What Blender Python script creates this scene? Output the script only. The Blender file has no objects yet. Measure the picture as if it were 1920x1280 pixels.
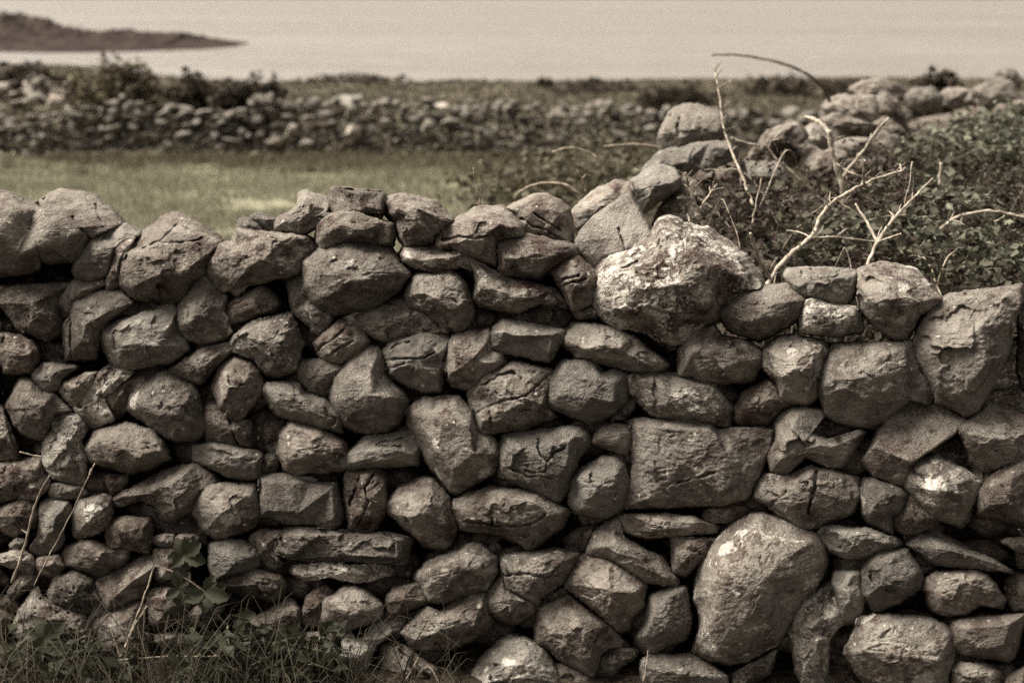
import bpy, math, random
import numpy as np
from mathutils import Vector, geometry

S = bpy.context.scene
C = S.collection
R = math.radians

# ---------------------------------------------------------------- camera, sky, sun, exposure
CAM = np.array((0.0, 0.0, 1.6)); PITCH = R(13.56); FOC = 2667.0
cam = bpy.data.objects.new("camera", bpy.data.cameras.new("camera")); C.objects.link(cam)
cam.location = CAM; cam.rotation_euler = (R(90) - PITCH, 0, 0)
cam.data.sensor_width = 36; cam.data.lens = 50; cam.data.clip_start = 0.05; cam.data.clip_end = 20000
cam.data.dof.use_dof = True; cam.data.dof.focus_distance = 3.12; cam.data.dof.aperture_fstop = 3.3
S.camera = cam

SUN_EL, SUN_AZ = 58, -88            # height above the horizon; direction it comes from, degrees east of straight ahead
world = bpy.data.worlds.new("World"); S.world = world; world.use_nodes = True
wn = world.node_tree; bgn = wn.nodes["Background"]
sky = wn.nodes.new("ShaderNodeTexSky"); sky.sky_type = 'NISHITA'; sky.sun_disc = False
sky.sun_elevation = R(SUN_EL); sky.sun_rotation = R(SUN_AZ); sky.dust_density = 6.0; sky.air_density = 1.0; sky.ozone_density = 0.6
hs = wn.nodes.new("ShaderNodeHueSaturation"); hs.inputs["Saturation"].default_value = 0.10   # a grey overcast sky
tint = wn.nodes.new("ShaderNodeMix"); tint.data_type = 'RGBA'; tint.blend_type = 'MULTIPLY'; tint.inputs[0].default_value = 1.0
tint.inputs[7].default_value = (1.085, 0.985, 0.90, 1)                                          # sepia daylight
wn.links.new(sky.outputs[0], hs.inputs["Color"]); wn.links.new(hs.outputs[0], tint.inputs[6]); wn.links.new(tint.outputs[2], bgn.inputs["Color"])
bgn.inputs["Strength"].default_value = 0.059

sl = bpy.data.lights.new("sun", 'SUN'); sl.energy = 3.6; sl.angle = R(36); sl.color = (1.0, 0.925, 0.84)
sun = bpy.data.objects.new("sun", sl); C.objects.link(sun)
d = Vector((math.sin(R(SUN_AZ)) * math.cos(R(SUN_EL)), math.cos(R(SUN_AZ)) * math.cos(R(SUN_EL)), math.sin(R(SUN_EL))))
sun.rotation_euler = d.to_track_quat('Z', 'Y').to_euler(); sun.location = (-4, -3, 8)

S.view_settings.view_transform = 'Standard'; S.view_settings.look = 'None'
S.view_settings.exposure = 1.36; S.view_settings.gamma = 1.0
S.cycles.use_denoising = False
# ---------------------------------------------------------------- helpers
rng = np.random.default_rng(7)
random.seed(7)
_p = rng.permutation(256); PERM = np.concatenate([_p, _p, _p]).astype(np.int32)
GRAD = np.array([[1,1,0],[-1,1,0],[1,-1,0],[-1,-1,0],[1,0,1],[-1,0,1],[1,0,-1],[-1,0,-1],
                 [0,1,1],[0,-1,1],[0,1,-1],[0,-1,-1],[1,1,0],[-1,1,0],[0,-1,1],[0,-1,-1]], float)
def perlin(P):
    i = np.floor(P).astype(np.int32); f = P - i; i &= 255
    u = f * f * f * (f * (f * 6 - 15) + 10); out = 0
    for dx in (0, 1):
        wx = u[:, 0] if dx else 1 - u[:, 0]
        a = PERM[i[:, 0] + dx]
        for dy in (0, 1):
            wy = u[:, 1] if dy else 1 - u[:, 1]
            b = PERM[a + i[:, 1] + dy]
            for dz in (0, 1):
                wz = u[:, 2] if dz else 1 - u[:, 2]
                g = GRAD[PERM[b + i[:, 2] + dz] & 15]
                out = out + wx * wy * wz * (g[:, 0] * (f[:, 0] - dx) + g[:, 1] * (f[:, 1] - dy) + g[:, 2] * (f[:, 2] - dz))
    return out
def fbm(P, octaves=4, gain=.5):
    out, a = 0, 1.0
    for _ in range(octaves):
        out = out + a * perlin(P); P = P * 2.03 + 17.3; a *= gain
    return out

SP, CP = math.sin(PITCH), math.cos(PITCH)
def ray(x, y):
    u = (np.asarray(x, float) - 960) / FOC; v = (640 - np.asarray(y, float)) / FOC
    return np.stack([u, CP + v * SP, -SP + v * CP], -1)
def at(x, y, Y):                      # the point that far ahead of the camera
    d = ray(x, y); return CAM + d * (np.asarray(Y, float) / d[..., 1])[..., None]
WN = np.array((0.22, 1.0, -0.12)); WC = 3.0; WS = 0.00117
def on_wall(x, y, h, n=WN, c=WC, s=WS):   # the point of the near wall's face, standing h out of it
    d = ray(x, y); t = (c - np.asarray(h, float) * s - CAM @ n) / (d @ n)
    return CAM + d * t[..., None]

def mesh_of(name, V, faces_list):
    """faces_list: list of (n,k) index arrays"""
    me = bpy.data.meshes.new(name); V = np.asarray(V, np.float32)
    me.vertices.add(len(V)); me.vertices.foreach_set("co", V.ravel())
    idx = np.concatenate([f.ravel() for f in faces_list]).astype(np.int32)
    tot = np.concatenate([np.full(len(f), f.shape[1], np.int32) for f in faces_list])
    me.loops.add(len(idx)); me.loops.foreach_set("vertex_index", idx)
    me.polygons.add(len(tot)); me.polygons.foreach_set("loop_start", np.concatenate([[0], np.cumsum(tot)[:-1]]).astype(np.int32))
    try: me.polygons.foreach_set("loop_total", tot)
    except Exception: pass
    me.polygons.foreach_set("use_smooth", np.ones(len(tot), bool))
    me.update(calc_edges=True)
    return me
def link(name, me, mat=None, parent=None, loc=None):
    o = bpy.data.objects.new(name, me); C.objects.link(o)
    if mat is not None and me is not None and not me.materials: me.materials.append(mat)
    if parent is not None: o.parent = parent
    if loc is not None: o.location = loc
    return o
def tag(o, label=None, cat=None, group=None, kind=None):
    if label: o["label"] = label
    if cat: o["category"] = cat
    if group: o["group"] = group
    if kind: o["kind"] = kind
    return o
def put(name, V, faces, mat, parent=None):       # mesh object whose origin is its base
    V = np.asarray(V, float)
    if parent is None:
        o0 = V.mean(0); o0[2] = V[:, 2].min()
        return link(name, mesh_of(name, V - o0, faces), mat, None, o0)
    return link(name, mesh_of(name, V - np.array(parent.location), faces), mat, parent)
def empty(name, loc):
    return link(name, None, loc=loc)

# ---------------------------------------------------------------- materials
def M(name, rough=.9, spec=.2):
    m = bpy.data.materials.new(name); m.use_nodes = True
    b = m.node_tree.nodes["Principled BSDF"]; b.inputs["Roughness"].default_value = rough; b.inputs["Specular IOR Level"].default_value = spec
    return m, m.node_tree, b
def nd(t, kind, **kw):
    n = t.nodes.new(kind)
    for k, v in kw.items():
        if hasattr(n, k): setattr(n, k, v)
        else: n.inputs[k].default_value = v
    return n
def math_(t, op, a, b=None, c=None, clamp=False):
    n = t.nodes.new("ShaderNodeMath"); n.operation = op; n.use_clamp = clamp
    for i, v in enumerate((a, b, c)):
        if v is None: continue
        if isinstance(v, (int, float)): n.inputs[i].default_value = v
        else: t.links.new(v, n.inputs[i])
    return n.outputs[0]
def mixc(t, f, a, b, mode='MIX'):
    n = t.nodes.new("ShaderNodeMix"); n.data_type = 'RGBA'; n.blend_type = mode
    for i, v in ((0, f), (6, a), (7, b)):
        if isinstance(v, (int, float)): n.inputs[i].default_value = v
        elif isinstance(v, tuple): n.inputs[i].default_value = (*v, 1)
        else: t.links.new(v, n.inputs[i])
    return n.outputs[2]
def step(t, v, lo, hi):
    n = t.nodes.new("ShaderNodeMapRange"); n.interpolation_type = 'SMOOTHSTEP'
    for k, x in (("Value", v), ("From Min", lo), ("From Max", hi)):
        if isinstance(x, (int, float)): n.inputs[k].default_value = x
        else: t.links.new(x, n.inputs[k])
    return n.outputs[0]
def noise(t, co, scale, detail=4, rough=.55):
    n = nd(t, "ShaderNodeTexNoise", Scale=scale, Detail=detail, Roughness=rough); t.links.new(co, n.inputs["Vector"]); return n.outputs["Fac"]

def rock_material(name, dark, light, pale):
    m, t, b = M(name, .92, .15)
    geo = t.nodes.new("ShaderNodeNewGeometry"); co = geo.outputs["Position"]
    tone = nd(t, "ShaderNodeAttribute", attribute_type='OBJECT', attribute_name="tone").outputs["Fac"]
    lich = nd(t, "ShaderNodeAttribute", attribute_type='OBJECT', attribute_name="lichen").outputs["Fac"]
    n1, n2, n3 = noise(t, co, 7, 5), noise(t, co, 38, 5, .6), noise(t, co, 260, 3, .6)
    mixed = math_(t, 'ADD', math_(t, 'MULTIPLY', n1, .40), math_(t, 'ADD', math_(t, 'MULTIPLY', n2, .50), math_(t, 'MULTIPLY', n3, .30)))
    col = mixc(t, step(t, mixed, .475, .715), dark, light)
    # rusty brown staining, which also puts the red-brown of shadows into the colour
    col = mixc(t, math_(t, 'MULTIPLY', step(t, noise(t, co, 16, 5, .65), .55, .70), .55), col, (dark[0], dark[1] * .72, dark[2] * .68))
    # paler weathered veil
    rnd = t.nodes.new("ShaderNodeObjectInfo").outputs["Random"]
    col = mixc(t, math_(t, 'MULTIPLY', step(t, noise(t, co, 4.3, 6, .65), .46, .66), math_(t, 'MULTIPLY', rnd, .75)), col, pale)
    col = mixc(t, math_(t, 'MULTIPLY', step(t, math_(t, 'FRACT', math_(t, 'MULTIPLY', rnd, 7.31)), .40, .95), .6), col, (.145, .141, .124))       # some stones are an even grey
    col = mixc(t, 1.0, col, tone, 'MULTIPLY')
    col = mixc(t, step(t, tone, .5, 1.05), mixc(t, 1.0, col, (1.03, .93, .89), 'MULTIPLY'), col)  # reddens low-toned recessed stones: shadow tint put into their colour
    # thin grey film of lichen, in blotches
    film = step(t, math_(t, 'ADD', math_(t, 'MULTIPLY', noise(t, co, 21, 4, .6), .6), math_(t, 'MULTIPLY', noise(t, co, 110, 4, .7), .4)), .49, .565)
    col = mixc(t, math_(t, 'MULTIPLY', film, math_(t, 'ADD', .30, math_(t, 'MULTIPLY', lich, .45))), col, (.335, .315, .268))
    # crusts of white lichen
    th = math_(t, 'SUBTRACT', .775, math_(t, 'MULTIPLY', lich, .262))
    ln = math_(t, 'ADD', math_(t, 'MULTIPLY', noise(t, co, 13, 3, .5), .62), math_(t, 'MULTIPLY', noise(t, co, 75, 4, .65), .46))
    crust = step(t, ln, th, math_(t, 'ADD', th, .07))
    crust = math_(t, 'MULTIPLY', crust, step(t, lich, .16, .55))
    # round rosettes and tiny flecks
    def spots(scale, size, share):
        v = nd(t, "ShaderNodeTexVoronoi", Scale=scale); v.feature = 'F1'
        wob = nd(t, "ShaderNodeTexNoise", Scale=scale * 3.0, Detail=3)
        t.links.new(co, wob.inputs["Vector"])
        add = t.nodes.new("ShaderNodeVectorMath"); add.operation = 'MULTIPLY_ADD'; t.links.new(wob.outputs["Color"], add.inputs[0])
        add.inputs[1].default_value = (.5 / scale,) * 3; t.links.new(co, add.inputs[2]); t.links.new(add.outputs[0], v.inputs["Vector"])
        sep = t.nodes.new("ShaderNodeSeparateColor"); t.links.new(v.outputs["Color"], sep.inputs[0])
        on = math_(t, 'LESS_THAN', sep.outputs[0], share)
        rad = math_(t, 'MULTIPLY', sep.outputs[1], size)
        return math_(t, 'MULTIPLY', on, math_(t, 'SUBTRACT', 1, step(t, v.outputs["Distance"], math_(t, 'MULTIPLY', rad, .75), rad)))
    s1 = math_(t, 'MULTIPLY', spots(17, .6, math_(t, 'MULTIPLY', lich, .42)), step(t, lich, .05, .5))
    s2 = spots(70, .40, math_(t, 'ADD', .11, math_(t, 'MULTIPLY', lich, .13)))
    mask = math_(t, 'MAXIMUM', crust, math_(t, 'MAXIMUM', s1, math_(t, 'MULTIPLY', s2, .8)))
    mask = math_(t, 'MULTIPLY', mask, step(t, noise(t, co, 150, 4, .75), .32, .50))
    col = mixc(t, math_(t, 'MULTIPLY', mask, .95), col, (.55, .52, .45))
    t.links.new(col, b.inputs["Base Color"])
    hgt = math_(t, 'ADD', math_(t, 'MULTIPLY', n3, .55), math_(t, 'ADD', math_(t, 'MULTIPLY', noise(t, co, 95, 5, .65), 1.0), math_(t, 'MULTIPLY', mask, .12)))
    bm = nd(t, "ShaderNodeBump", Strength=1.0, Distance=.010); t.links.new(hgt, bm.inputs["Height"]); t.links.new(bm.outputs[0], b.inputs["Normal"])
    t.links.new(math_(t, 'ADD', .45, math_(t, 'MULTIPLY', math_(t, 'FRACT', math_(t, 'MULTIPLY', rnd, 17.3)), .9)), bm.inputs["Strength"])       # smooth and coarse grained stones
    return m
MAT_ROCK = rock_material("limestone", (.054, .034, .028), (.228, .209, .177), (.31, .288, .246))  # dark end reddened to carry the brown-red of shadows
MAT_FAR = rock_material("far_limestone", (.036, .027, .022), (.215, .192, .160), (.33, .305, .258))

def leaf_material(name, a, b_, rough=.7, trans=.25):
    m, t, b = M(name, rough, .12)
    geo = t.nodes.new("ShaderNodeNewGeometry")
    f = math_(t, 'ADD', math_(t, 'MULTIPLY', geo.outputs["Random Per Island"], .55), math_(t, 'MULTIPLY', noise(t, geo.outputs["Position"], 2.6, 5, .65), .9))
    col = mixc(t, step(t, f, .45, 1.0), a, b_)
    t.links.new(col, b.inputs["Base Color"])
    tr = t.nodes.new("ShaderNodeBsdfTranslucent"); t.links.new(col, tr.inputs["Color"])
    mx = t.nodes.new("ShaderNodeMixShader"); mx.inputs[0].default_value = trans
    t.links.new(b.outputs[0], mx.inputs[1]); t.links.new(tr.outputs[0], mx.inputs[2])
    t.links.new(mx.outputs[0], t.nodes["Material Output"].inputs["Surface"])
    return m
MAT_LEAF = leaf_material("bramble_leaf", (.018, .015, .011), (.088, .084, .060))
MAT_LEAFY = leaf_material("hedge_leaf", (.028, .028, .019), (.205, .208, .155))
MAT_BROWN = leaf_material("withered_leaf", (.017, .010, .009), (.058, .041, .033))
MAT_SHRUB = leaf_material("shrub_leaf", (.032, .025, .019), (.082, .070, .051))
MAT_SCRUB = leaf_material("scrub_leaf", (.044, .039, .026), (.128, .117, .080))
MAT_NEARLEAF = leaf_material("near_leaf", (.022, .023, .015), (.060, .064, .042), .5)
MAT_GRASS = leaf_material("field_grass", (.132, .129, .088), (.295, .285, .205), .8)
MAT_TALL = leaf_material("tall_grass", (.055, .046, .031), (.170, .150, .100), .8)
MAT_SHORE = leaf_material("shore_grass", (.055, .047, .033), (.145, .130, .093), .8)
MAT_BLADE = leaf_material("grass_blade", (.020, .018, .012), (.080, .072, .050), .7)

def wood_material(name, a, b_):
    m, t, b = M(name, .85, .2)
    geo = t.nodes.new("ShaderNodeNewGeometry"); co = geo.outputs["Position"]
    col = mixc(t, step(t, noise(t, co, 45, 5, .6), .35, .68), a, b_)
    t.links.new(col, b.inputs["Base Color"])
    bm = nd(t, "ShaderNodeBump", Strength=.5, Distance=.003); t.links.new(noise(t, co, 220, 3), bm.inputs["Height"]); t.links.new(bm.outputs[0], b.inputs["Normal"])
    return m
MAT_PALEWOOD = wood_material("bleached_wood", (.20, .168, .13), (.46, .415, .335))
MAT_STRAW = wood_material("dry_straw", (.15, .12, .088), (.37, .32, .245))
MAT_TWIG = wood_material("dark_twig", (.07, .052, .042), (.15, .12, .095))

# ---------------------------------------------------------------- rocks
def height_from_points(P, out, inn):
    pts = [(p[0], p[1]) for p in out] + [(p[0], p[1]) for p in inn]
    hs_ = [p[2] for p in out] + [p[2] for p in inn]
    vs, _, fs, ov, _, _ = geometry.delaunay_2d_cdt([Vector(p) for p in pts], [], [list(range(len(out)))], 1, 1e-4)
    hv = []
    for k in range(len(vs)):
        hv.append(max([hs_[j] for j in ov[k]], key=abs) if ov[k] else 0.0)
    best = np.full(len(P), -1e9); H = np.zeros(len(P))
    for f in fs:
        if len(f) != 3: continue
        a, b, c = (np.array(vs[i]) for i in f); d = (b[0]-a[0])*(c[1]-a[1]) - (c[0]-a[0])*(b[1]-a[1])
        if abs(d) < 1e-6: continue
        l1 = ((b[0]-P[:,0])*(c[1]-P[:,1]) - (c[0]-P[:,0])*(b[1]-P[:,1])) / d
        l2 = ((c[0]-P[:,0])*(a[1]-P[:,1]) - (a[0]-P[:,0])*(c[1]-P[:,1])) / d
        l3 = 1 - l1 - l2; mn = np.minimum(np.minimum(l1, l2), l3)
        q = mn > best
        if not q.any(): continue
        w = np.clip(np.stack([l1, l2, l3], 1)[q], 0, None); w /= w.sum(1, keepdims=True)
        H[q] = w @ np.array([hv[i] for i in f]); best[q] = mn[q]
    return H
def parse(s): return [tuple(float(v) for v in p.split(",")) for p in s.split()]
ROCKS = [0]
def straighten(out, tol):                          # broken stone has straight sides that meet in corners
    def dp(p):
        if len(p) < 3: return p
        a, b = np.array(p[0][:2]), np.array(p[-1][:2]); ab = b - a; L = max(np.hypot(*ab), 1e-6)
        dd = [abs(ab[0] * (q[1] - a[1]) - ab[1] * (q[0] - a[0])) / L for q in p[1:-1]]; i = int(np.argmax(dd))
        return [p[0], p[-1]] if dd[i] < tol else dp(p[:i + 2])[:-1] + dp(p[i + 1:])
    O = np.array([p[:2] for p in out]); i = int(np.argmax(np.hypot(*(O - O.mean(0)).T))); out = out[i:] + out[:i]
    O = np.array([p[:2] for p in out]); j = int(np.argmax(np.hypot(*(O - O[0]).T)))
    res = dp(out[:j + 1])[:-1] + dp(out[j:] + out[:1])[:-1]
    return res if len(res) >= 4 else out
def rock(out, inn, to_world, r=8, g=1.0, ch=1.0, d=0, depth=200, crack="", spacing=2.6, ctr=None, grow=2.0, cuts=None):
    seed = ROCKS[0] = ROCKS[0] + 1
    rr = np.random.default_rng(seed)
    out = [(p[0], p[1], p[2] if len(p) > 2 else 0.0) for p in out]
    if r < 12: out = straighten(out, 5.0 * min(1.0, math.sqrt(sum(abs(p[0] - out[0][0]) + abs(p[1] - out[0][1]) for p in out) / len(out) / 110)))
    O = np.array(out)
    nxt = np.roll(O, -1, 0); seg = np.hypot(*(nxt - O)[:, :2].T); L = seg.sum()
    n = max(48, int(L / spacing)); cum = np.concatenate([[0], np.cumsum(seg)])
    s_ = np.arange(n) / n * L; k = np.clip(np.searchsorted(cum, s_, 'right') - 1, 0, len(O) - 1)
    f = ((s_ - cum[k]) / np.maximum(seg[k], 1e-6))[:, None]
    B = O[k] * (1 - f) + nxt[k] * f
    for _ in range(1): B = (np.roll(B, 1, 0) + 2 * B + np.roll(B, -1, 0)) / 4
    # ragged natural edge
    tn = np.roll(B, -1, 0)[:, :2] - np.roll(B, 1, 0)[:, :2]; tn /= np.maximum(np.hypot(*tn.T), 1e-6)[:, None]; nm = np.stack([tn[:, 1], -tn[:, 0]], 1)
    q = np.concatenate([B[:, :2], np.full((n, 1), seed * 7.7)], 1)
    amp = min(1.0, math.sqrt(L / 420))
    B[:, :2] += nm * (amp * g * (2.2 * perlin(q / 26) + 2.6 * (np.abs(perlin(q / 11 + 5)) - .25) + .9 * perlin(q / 4.5) + grow) )[:, None]
    a2 = (O[:, 0] * nxt[:, 1] - nxt[:, 0] * O[:, 1]); A = a2.sum() / 2
    c = np.array(ctr, float) if ctr else np.array([((O[:, 0] + nxt[:, 0]) * a2).sum(), ((O[:, 1] + nxt[:, 1]) * a2).sum()]) / (6 * A)
    dist = np.hypot(*(B[:, :2] - c).T)
    nr = max(10, int(np.percentile(dist, 80) / spacing))
    ss = np.linspace(0, 1, nr + 1)[1:] ** .93
    P = c + (B[:, :2] - c)[None] * ss[:, None, None]                   # rings, angles, xy
    P = np.concatenate([c[None, :], P.reshape(-1, 2)])
    H = height_from_points(P, out, inn)
    G = H[1:].reshape(nr, n)
    for _ in range(26 if r >= 14 else 9 if r >= 12 else 3 if r >= 9 else 1 if r >= 7 else 0):               # worn arrises
        a_ = (np.roll(G, 1, 1) + 2 * G + np.roll(G, -1, 1)) / 4
        a_[1:-1] = (a_[:-2] + 2 * a_[1:-1] + a_[2:]) / 4; a_[-1] = G[-1]; G = a_
    H[1:] = G.ravel(); H[0] = G[0].mean()
    # flat broken faces: planes struck off the body
    rim = np.concatenate([[99.0], ((1 - ss)[:, None] * dist[None] * .85).ravel()])
    H *= 1.12
    e_ = np.clip(rim / (4 + .5 * r), 0, 1); plateau = (7 if cuts is None else 3) * min(1.0, math.sqrt(abs(A)) / 90) * (1 - (1 - e_) ** 2.2)
    for kk in range(cuts if cuts is not None else 0 if r >= 14 else 2 if r >= 9 else 4):
        a0 = rr.uniform(0, 2 * np.pi); s0 = rr.uniform(.1, .9)
        if kk == 0: a0, s0 = rr.normal(-1.75, .45), rr.uniform(.7, 1.2)        # a weathered upper bevel
        if kk == 1: a0, s0 = rr.normal(1.35, .5), rr.uniform(.8, 1.3)          # an undercut below
        pl_ = -s0 * ((P - c) @ np.array([math.cos(a0), math.sin(a0)])) + 2.2 * perlin(np.concatenate([P / 34, np.full((len(P), 1), kk * 5.3 + seed)], 1))
        q_ = np.quantile(H - pl_, 1 - rr.uniform(.06, .17) * min(1.2, ch + .2)); H = np.minimum(H, pl_ + q_)
    H = H + plateau
    rr_ = r * .34 * (1 + .6 * perlin(np.concatenate([P / 40, np.full((len(P), 1), seed * 3.1)], 1)))
    w = np.clip(1 - rim / rr_, 0, 1); H = H - rr_ * (1 - np.sqrt(np.maximum(1 - w * w, 0)))
    size = math.sqrt(abs(A))
    N3 = np.concatenate([P, (H * .8)[:, None]], 1) + np.array([seed * 131.7 % 977, seed * 57.3 % 991, seed * 17.9])
    fade = np.clip(rim / (r + 3), .25, 1)
    a_r = rr.normal(0, .5); rotm = np.array([[math.cos(a_r), -math.sin(a_r), 0], [math.sin(a_r), math.cos(a_r), 0], [0, 0, 1]])
    # chipped facets: each cell of a warped cell pattern has a tilt of its own
    ns = max(7, int(size * size / 1100)); bx0, bx1 = P.min(0), P.max(0)
    sd = bx0 + rr.random((ns, 2)) * (bx1 - bx0); tilt = rr.normal(0, .13, (ns, 2)) * ch; lift = rr.normal(0, 1.3, ns) * ch
    Wp = P + np.stack([perlin(N3 / 22), perlin(N3 / 22 + 31)], 1) * 16
    d2 = ((Wp[:, None] - sd[None]) ** 2).sum(2)
    ww = np.exp(-(d2 - d2.min(1, keepdims=True)) / (size * .25)); ww /= ww.sum(1, keepdims=True)
    H = H + ((((P[:, None] - sd[None]) * tilt[None]).sum(2) + lift) * ww).sum(1) * fade
    # weathering at falling scales
    n1 = fbm(N3 / 55, 2); rid = 1 - np.abs(perlin(N3 / 30 + 9)) * 2; rid2 = 1 - np.abs(perlin(N3 * np.array([.6, 1.3, 1]) / 13 + 3)) * 2
    strat = np.abs(perlin(N3 * np.array([.5, 1.6, 1]) @ rotm / 17 + 8)); strat = np.clip(.16 - strat, 0, .16) / .16    # seams and splits
    H = H + fade * g * (2.4 * n1 * ch + 1.2 * rid * rid * ch + 1.0 * rid2 * np.abs(rid2) + 1.1 * perlin(N3 / 9 + 71) + .9 * perlin(N3 / 5 + 41) - 3.0 * strat * np.clip(n1 + .1, 0, 1) * 1.6)
    pit = np.clip(perlin(N3 / 9 + 77) - .36, 0, 1); H = H - fade * pit * 10 * g * g
    if crack:
        wob = np.stack([perlin(N3 / 14 + 11), perlin(N3 / 14 + 51)], 1) * 3.0
        for line in crack.split(";"):
            pl = np.array(parse(line))[:, :2]; Q = P + wob; dd = np.full(len(P), 1e9)
            for a, b in zip(pl[:-1], pl[1:]):
                ab = b - a; tt = np.clip(((Q - a) @ ab) / (ab @ ab), 0, 1); dd = np.minimum(dd, np.hypot(*(Q - a - tt[:, None] * ab).T))
            H = H - 15 * (.75 + .9 * perlin(N3 / 20 + 63)) * np.exp(-(dd / 1.9) ** 2)
    # the hidden rear of the stone
    BP = P[-n:]; BH = H[-n:]; rows, hrow = [], []
    for tt, gr in ((.025, .8), (.10, 2.5), (.25, 4.5), (.6, -6), (1.0, -18)):
        sh = 1 + gr / max(40, np.median(dist))
        rows.append(c + (BP - c) * sh + 1.6 * nm * perlin(np.concatenate([BP / 16, np.full((n, 1), tt * 9 + seed)], 1))[:, None]); hrow.append(BH * (1 - tt) - tt * depth)
    rows.append(c[None] + (BP - c) * .4); hrow.append(np.full(n, -depth * 1.12))
    P = np.concatenate([P] + rows + [c[None]]); H = np.concatenate([H] + hrow + [[-depth * 1.15]])
    V = to_world(P[:, 0], P[:, 1], H - d)
    R_ = nr + 6; last = 1 + R_ * n
    j = np.arange(n); j2 = (j + 1) % n
    i0 = (1 + np.arange(R_ - 1) * n)[:, None]
    quads = np.stack([i0 + j, i0 + j2, i0 + n + j2, i0 + n + j], -1).reshape(-1, 4)
    tri = np.concatenate([np.stack([np.zeros(n, int), j2 + 1, j + 1], 1), np.stack([np.full(n, last), last - n + j, last - n + j2], 1)])
    if A > 0: quads, tri = quads, tri
    # orientation: front must face the camera
    v = V[quads[0]]
    quads = quads[:, ::-1]; tri = tri[:, ::-1]
    nrm = np.cross(V[tri[0][1]] - V[tri[0][0]], V[tri[0][2]] - V[tri[0][0]])
    if nrm @ (CAM - V[0]) < 0: quads = quads[:, ::-1]; tri = tri[:, ::-1]
    return V, [quads, tri]
def stone(label, out, inn, to_world, group, t=1.0, l=.17, k="stone", mat=None, **kw):
    V, F = rock(parse(out), parse(inn), to_world, **kw)
    o = put(k, V, F, mat or MAT_ROCK)
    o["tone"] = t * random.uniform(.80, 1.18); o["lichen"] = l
    return tag(o, label, k, group)
def N(label, out, inn, c="", **kw):
    return stone(label, out, inn, on_wall, "stones of the near wall", crack=c, **kw)
# ---------------------------------------------------------------- the near wall, stone by stone
# N(label, outline, inner ridge points, ...): coordinates in the photograph's pixels on the wall's face,
# third number = how far that point stands out of the face (same unit)
# top course
N("huge smooth boulder with a saddle in its top at the wall's left end","-60,366 0,359 18,361 36,372 68,380,-70 94,363,-80 112,356,-90 150,361,-90 178,368,-80 195,384,-70 215,402,-60 232,421,-50 200,432 165,452 158,468 152,485 140,492 120,490 95,494 74,489 76,503 55,512 20,516 -60,520","70,388,15 104,414,55 142,442,45 18,395,65 40,480,62 -20,440,85 150,385,-40 180,405,-20 110,460,50",r=16,g=.45,k="boulder",c="136,407 148,425 163,440 169,450;180,385 184,405 193,425",ch=.3)
N("pale wedge shaped stone tucked against the smooth boulder with the saddle","232,421,-40 245,428,-40 262,441,-20 245,447 226,450 216,462 212,490 203,512 190,522 165,531 147,523 140,503 143,494 152,482 158,460 168,450 200,430,-30","154,484,28 210,468,22 160,503,30 182,470,12",t=1.15,r=8)
N("thin pale upright sliver wedged between a pale wedge and a broad stone","216,462 240,445 255,440 238,480 226,510 224,538 205,548 200,545 199,530 208,490","222,475,20 212,520,22",t=1.15,r=6)
N("broad stone with a stepped cracked top and two tiny white lichen rings","222,510 228,490 245,458,-20 270,440,-40 300,418,-50 306,408,-60 330,403,-60 350,409,-60 370,420,-50 381,430,-40 390,437,-40 405,442,-30 414,455 405,470 395,485 386,500 387,515 365,530 350,550 338,568 315,572 290,561 255,562 235,550 222,535 217,520","240,480,35 300,477,50 380,468,30 300,530,55 250,540,38 350,510,45 310,440,0 345,445,5",l=.2,r=9,c="268,466 300,450 330,425;300,455 340,455 380,448")
N("dark angular stone with an overhanging front lip, below small pale stones","412,455 425,452 437,455 445,430 460,430,-20 485,432,-20 500,434,-20 520,437,-20 545,440,-20 575,445 597,460 600,468 590,478 572,485 566,497 560,512 530,523 500,527 480,530 465,535 452,548 445,556 432,545 412,548 400,535 388,515 387,490 400,475","430,470,40 480,488,58 540,490,45 560,470,30 450,520,40 480,450,20 500,500,50 500,512,18",t=.9,r=8)
N("small pale stone poking up behind a dark overhanging stone","447,425 450,412 465,410 482,418 495,430 500,438 470,437 447,442","465,425,18 482,430,15",t=1.25,d=45,r=6)
N("pale flake leaning right on the wall top, against a rough pale stone","471,409 478,400 490,400 505,407 518,412 512,420 516,432 505,434 490,424 478,415","492,412,14",t=1.35,d=50,r=5)
N("rough pale stone with slanting ribs beside a flat topped block","513,415 530,403 545,396 558,388 562,378,-30 560,366,-50 570,361,-50 590,366,-40 608,372,-30 617,385 614,395 600,400 590,408 605,418 590,428 570,438 555,437 530,434 517,432","540,412,22 580,402,25 580,380,0 560,425,20",t=1.25,l=.3,d=35,r=7)
N("flat topped oblong block at the summit of the near wall","615,383 622,370 625,356,-30 632,352,-40 650,352,-40 680,356,-40 712,360,-35 718,366 717,382 716,402 705,404 690,402 675,396 655,397 640,401 628,399 618,392","630,362,20 704,368,22 640,385,22 705,392,18",t=1.05,d=10,r=6)
N("small grey wedge under the corner of the flat topped block","597,405 612,396 625,400 620,408 607,412","611,404,12",t=.85,d=40,r=5)
N("rounded stone with a pale vein directly under the flat topped block","596,440 598,425 608,412 625,402 650,397 665,396 680,402 690,406 705,410 715,415 733,419 737,428 735,445 730,460 710,458 690,455 670,454 645,454 625,462 605,467 598,455","640,420,35 690,430,42 660,440,38 610,440,25 655,425,45",l=.2,r=12,ch=.5)
N("thin white sliver showing under the flat topped block","685,403 700,402 716,404 715,416 700,413","700,408,8",t=1.6,d=35,r=4)
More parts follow.
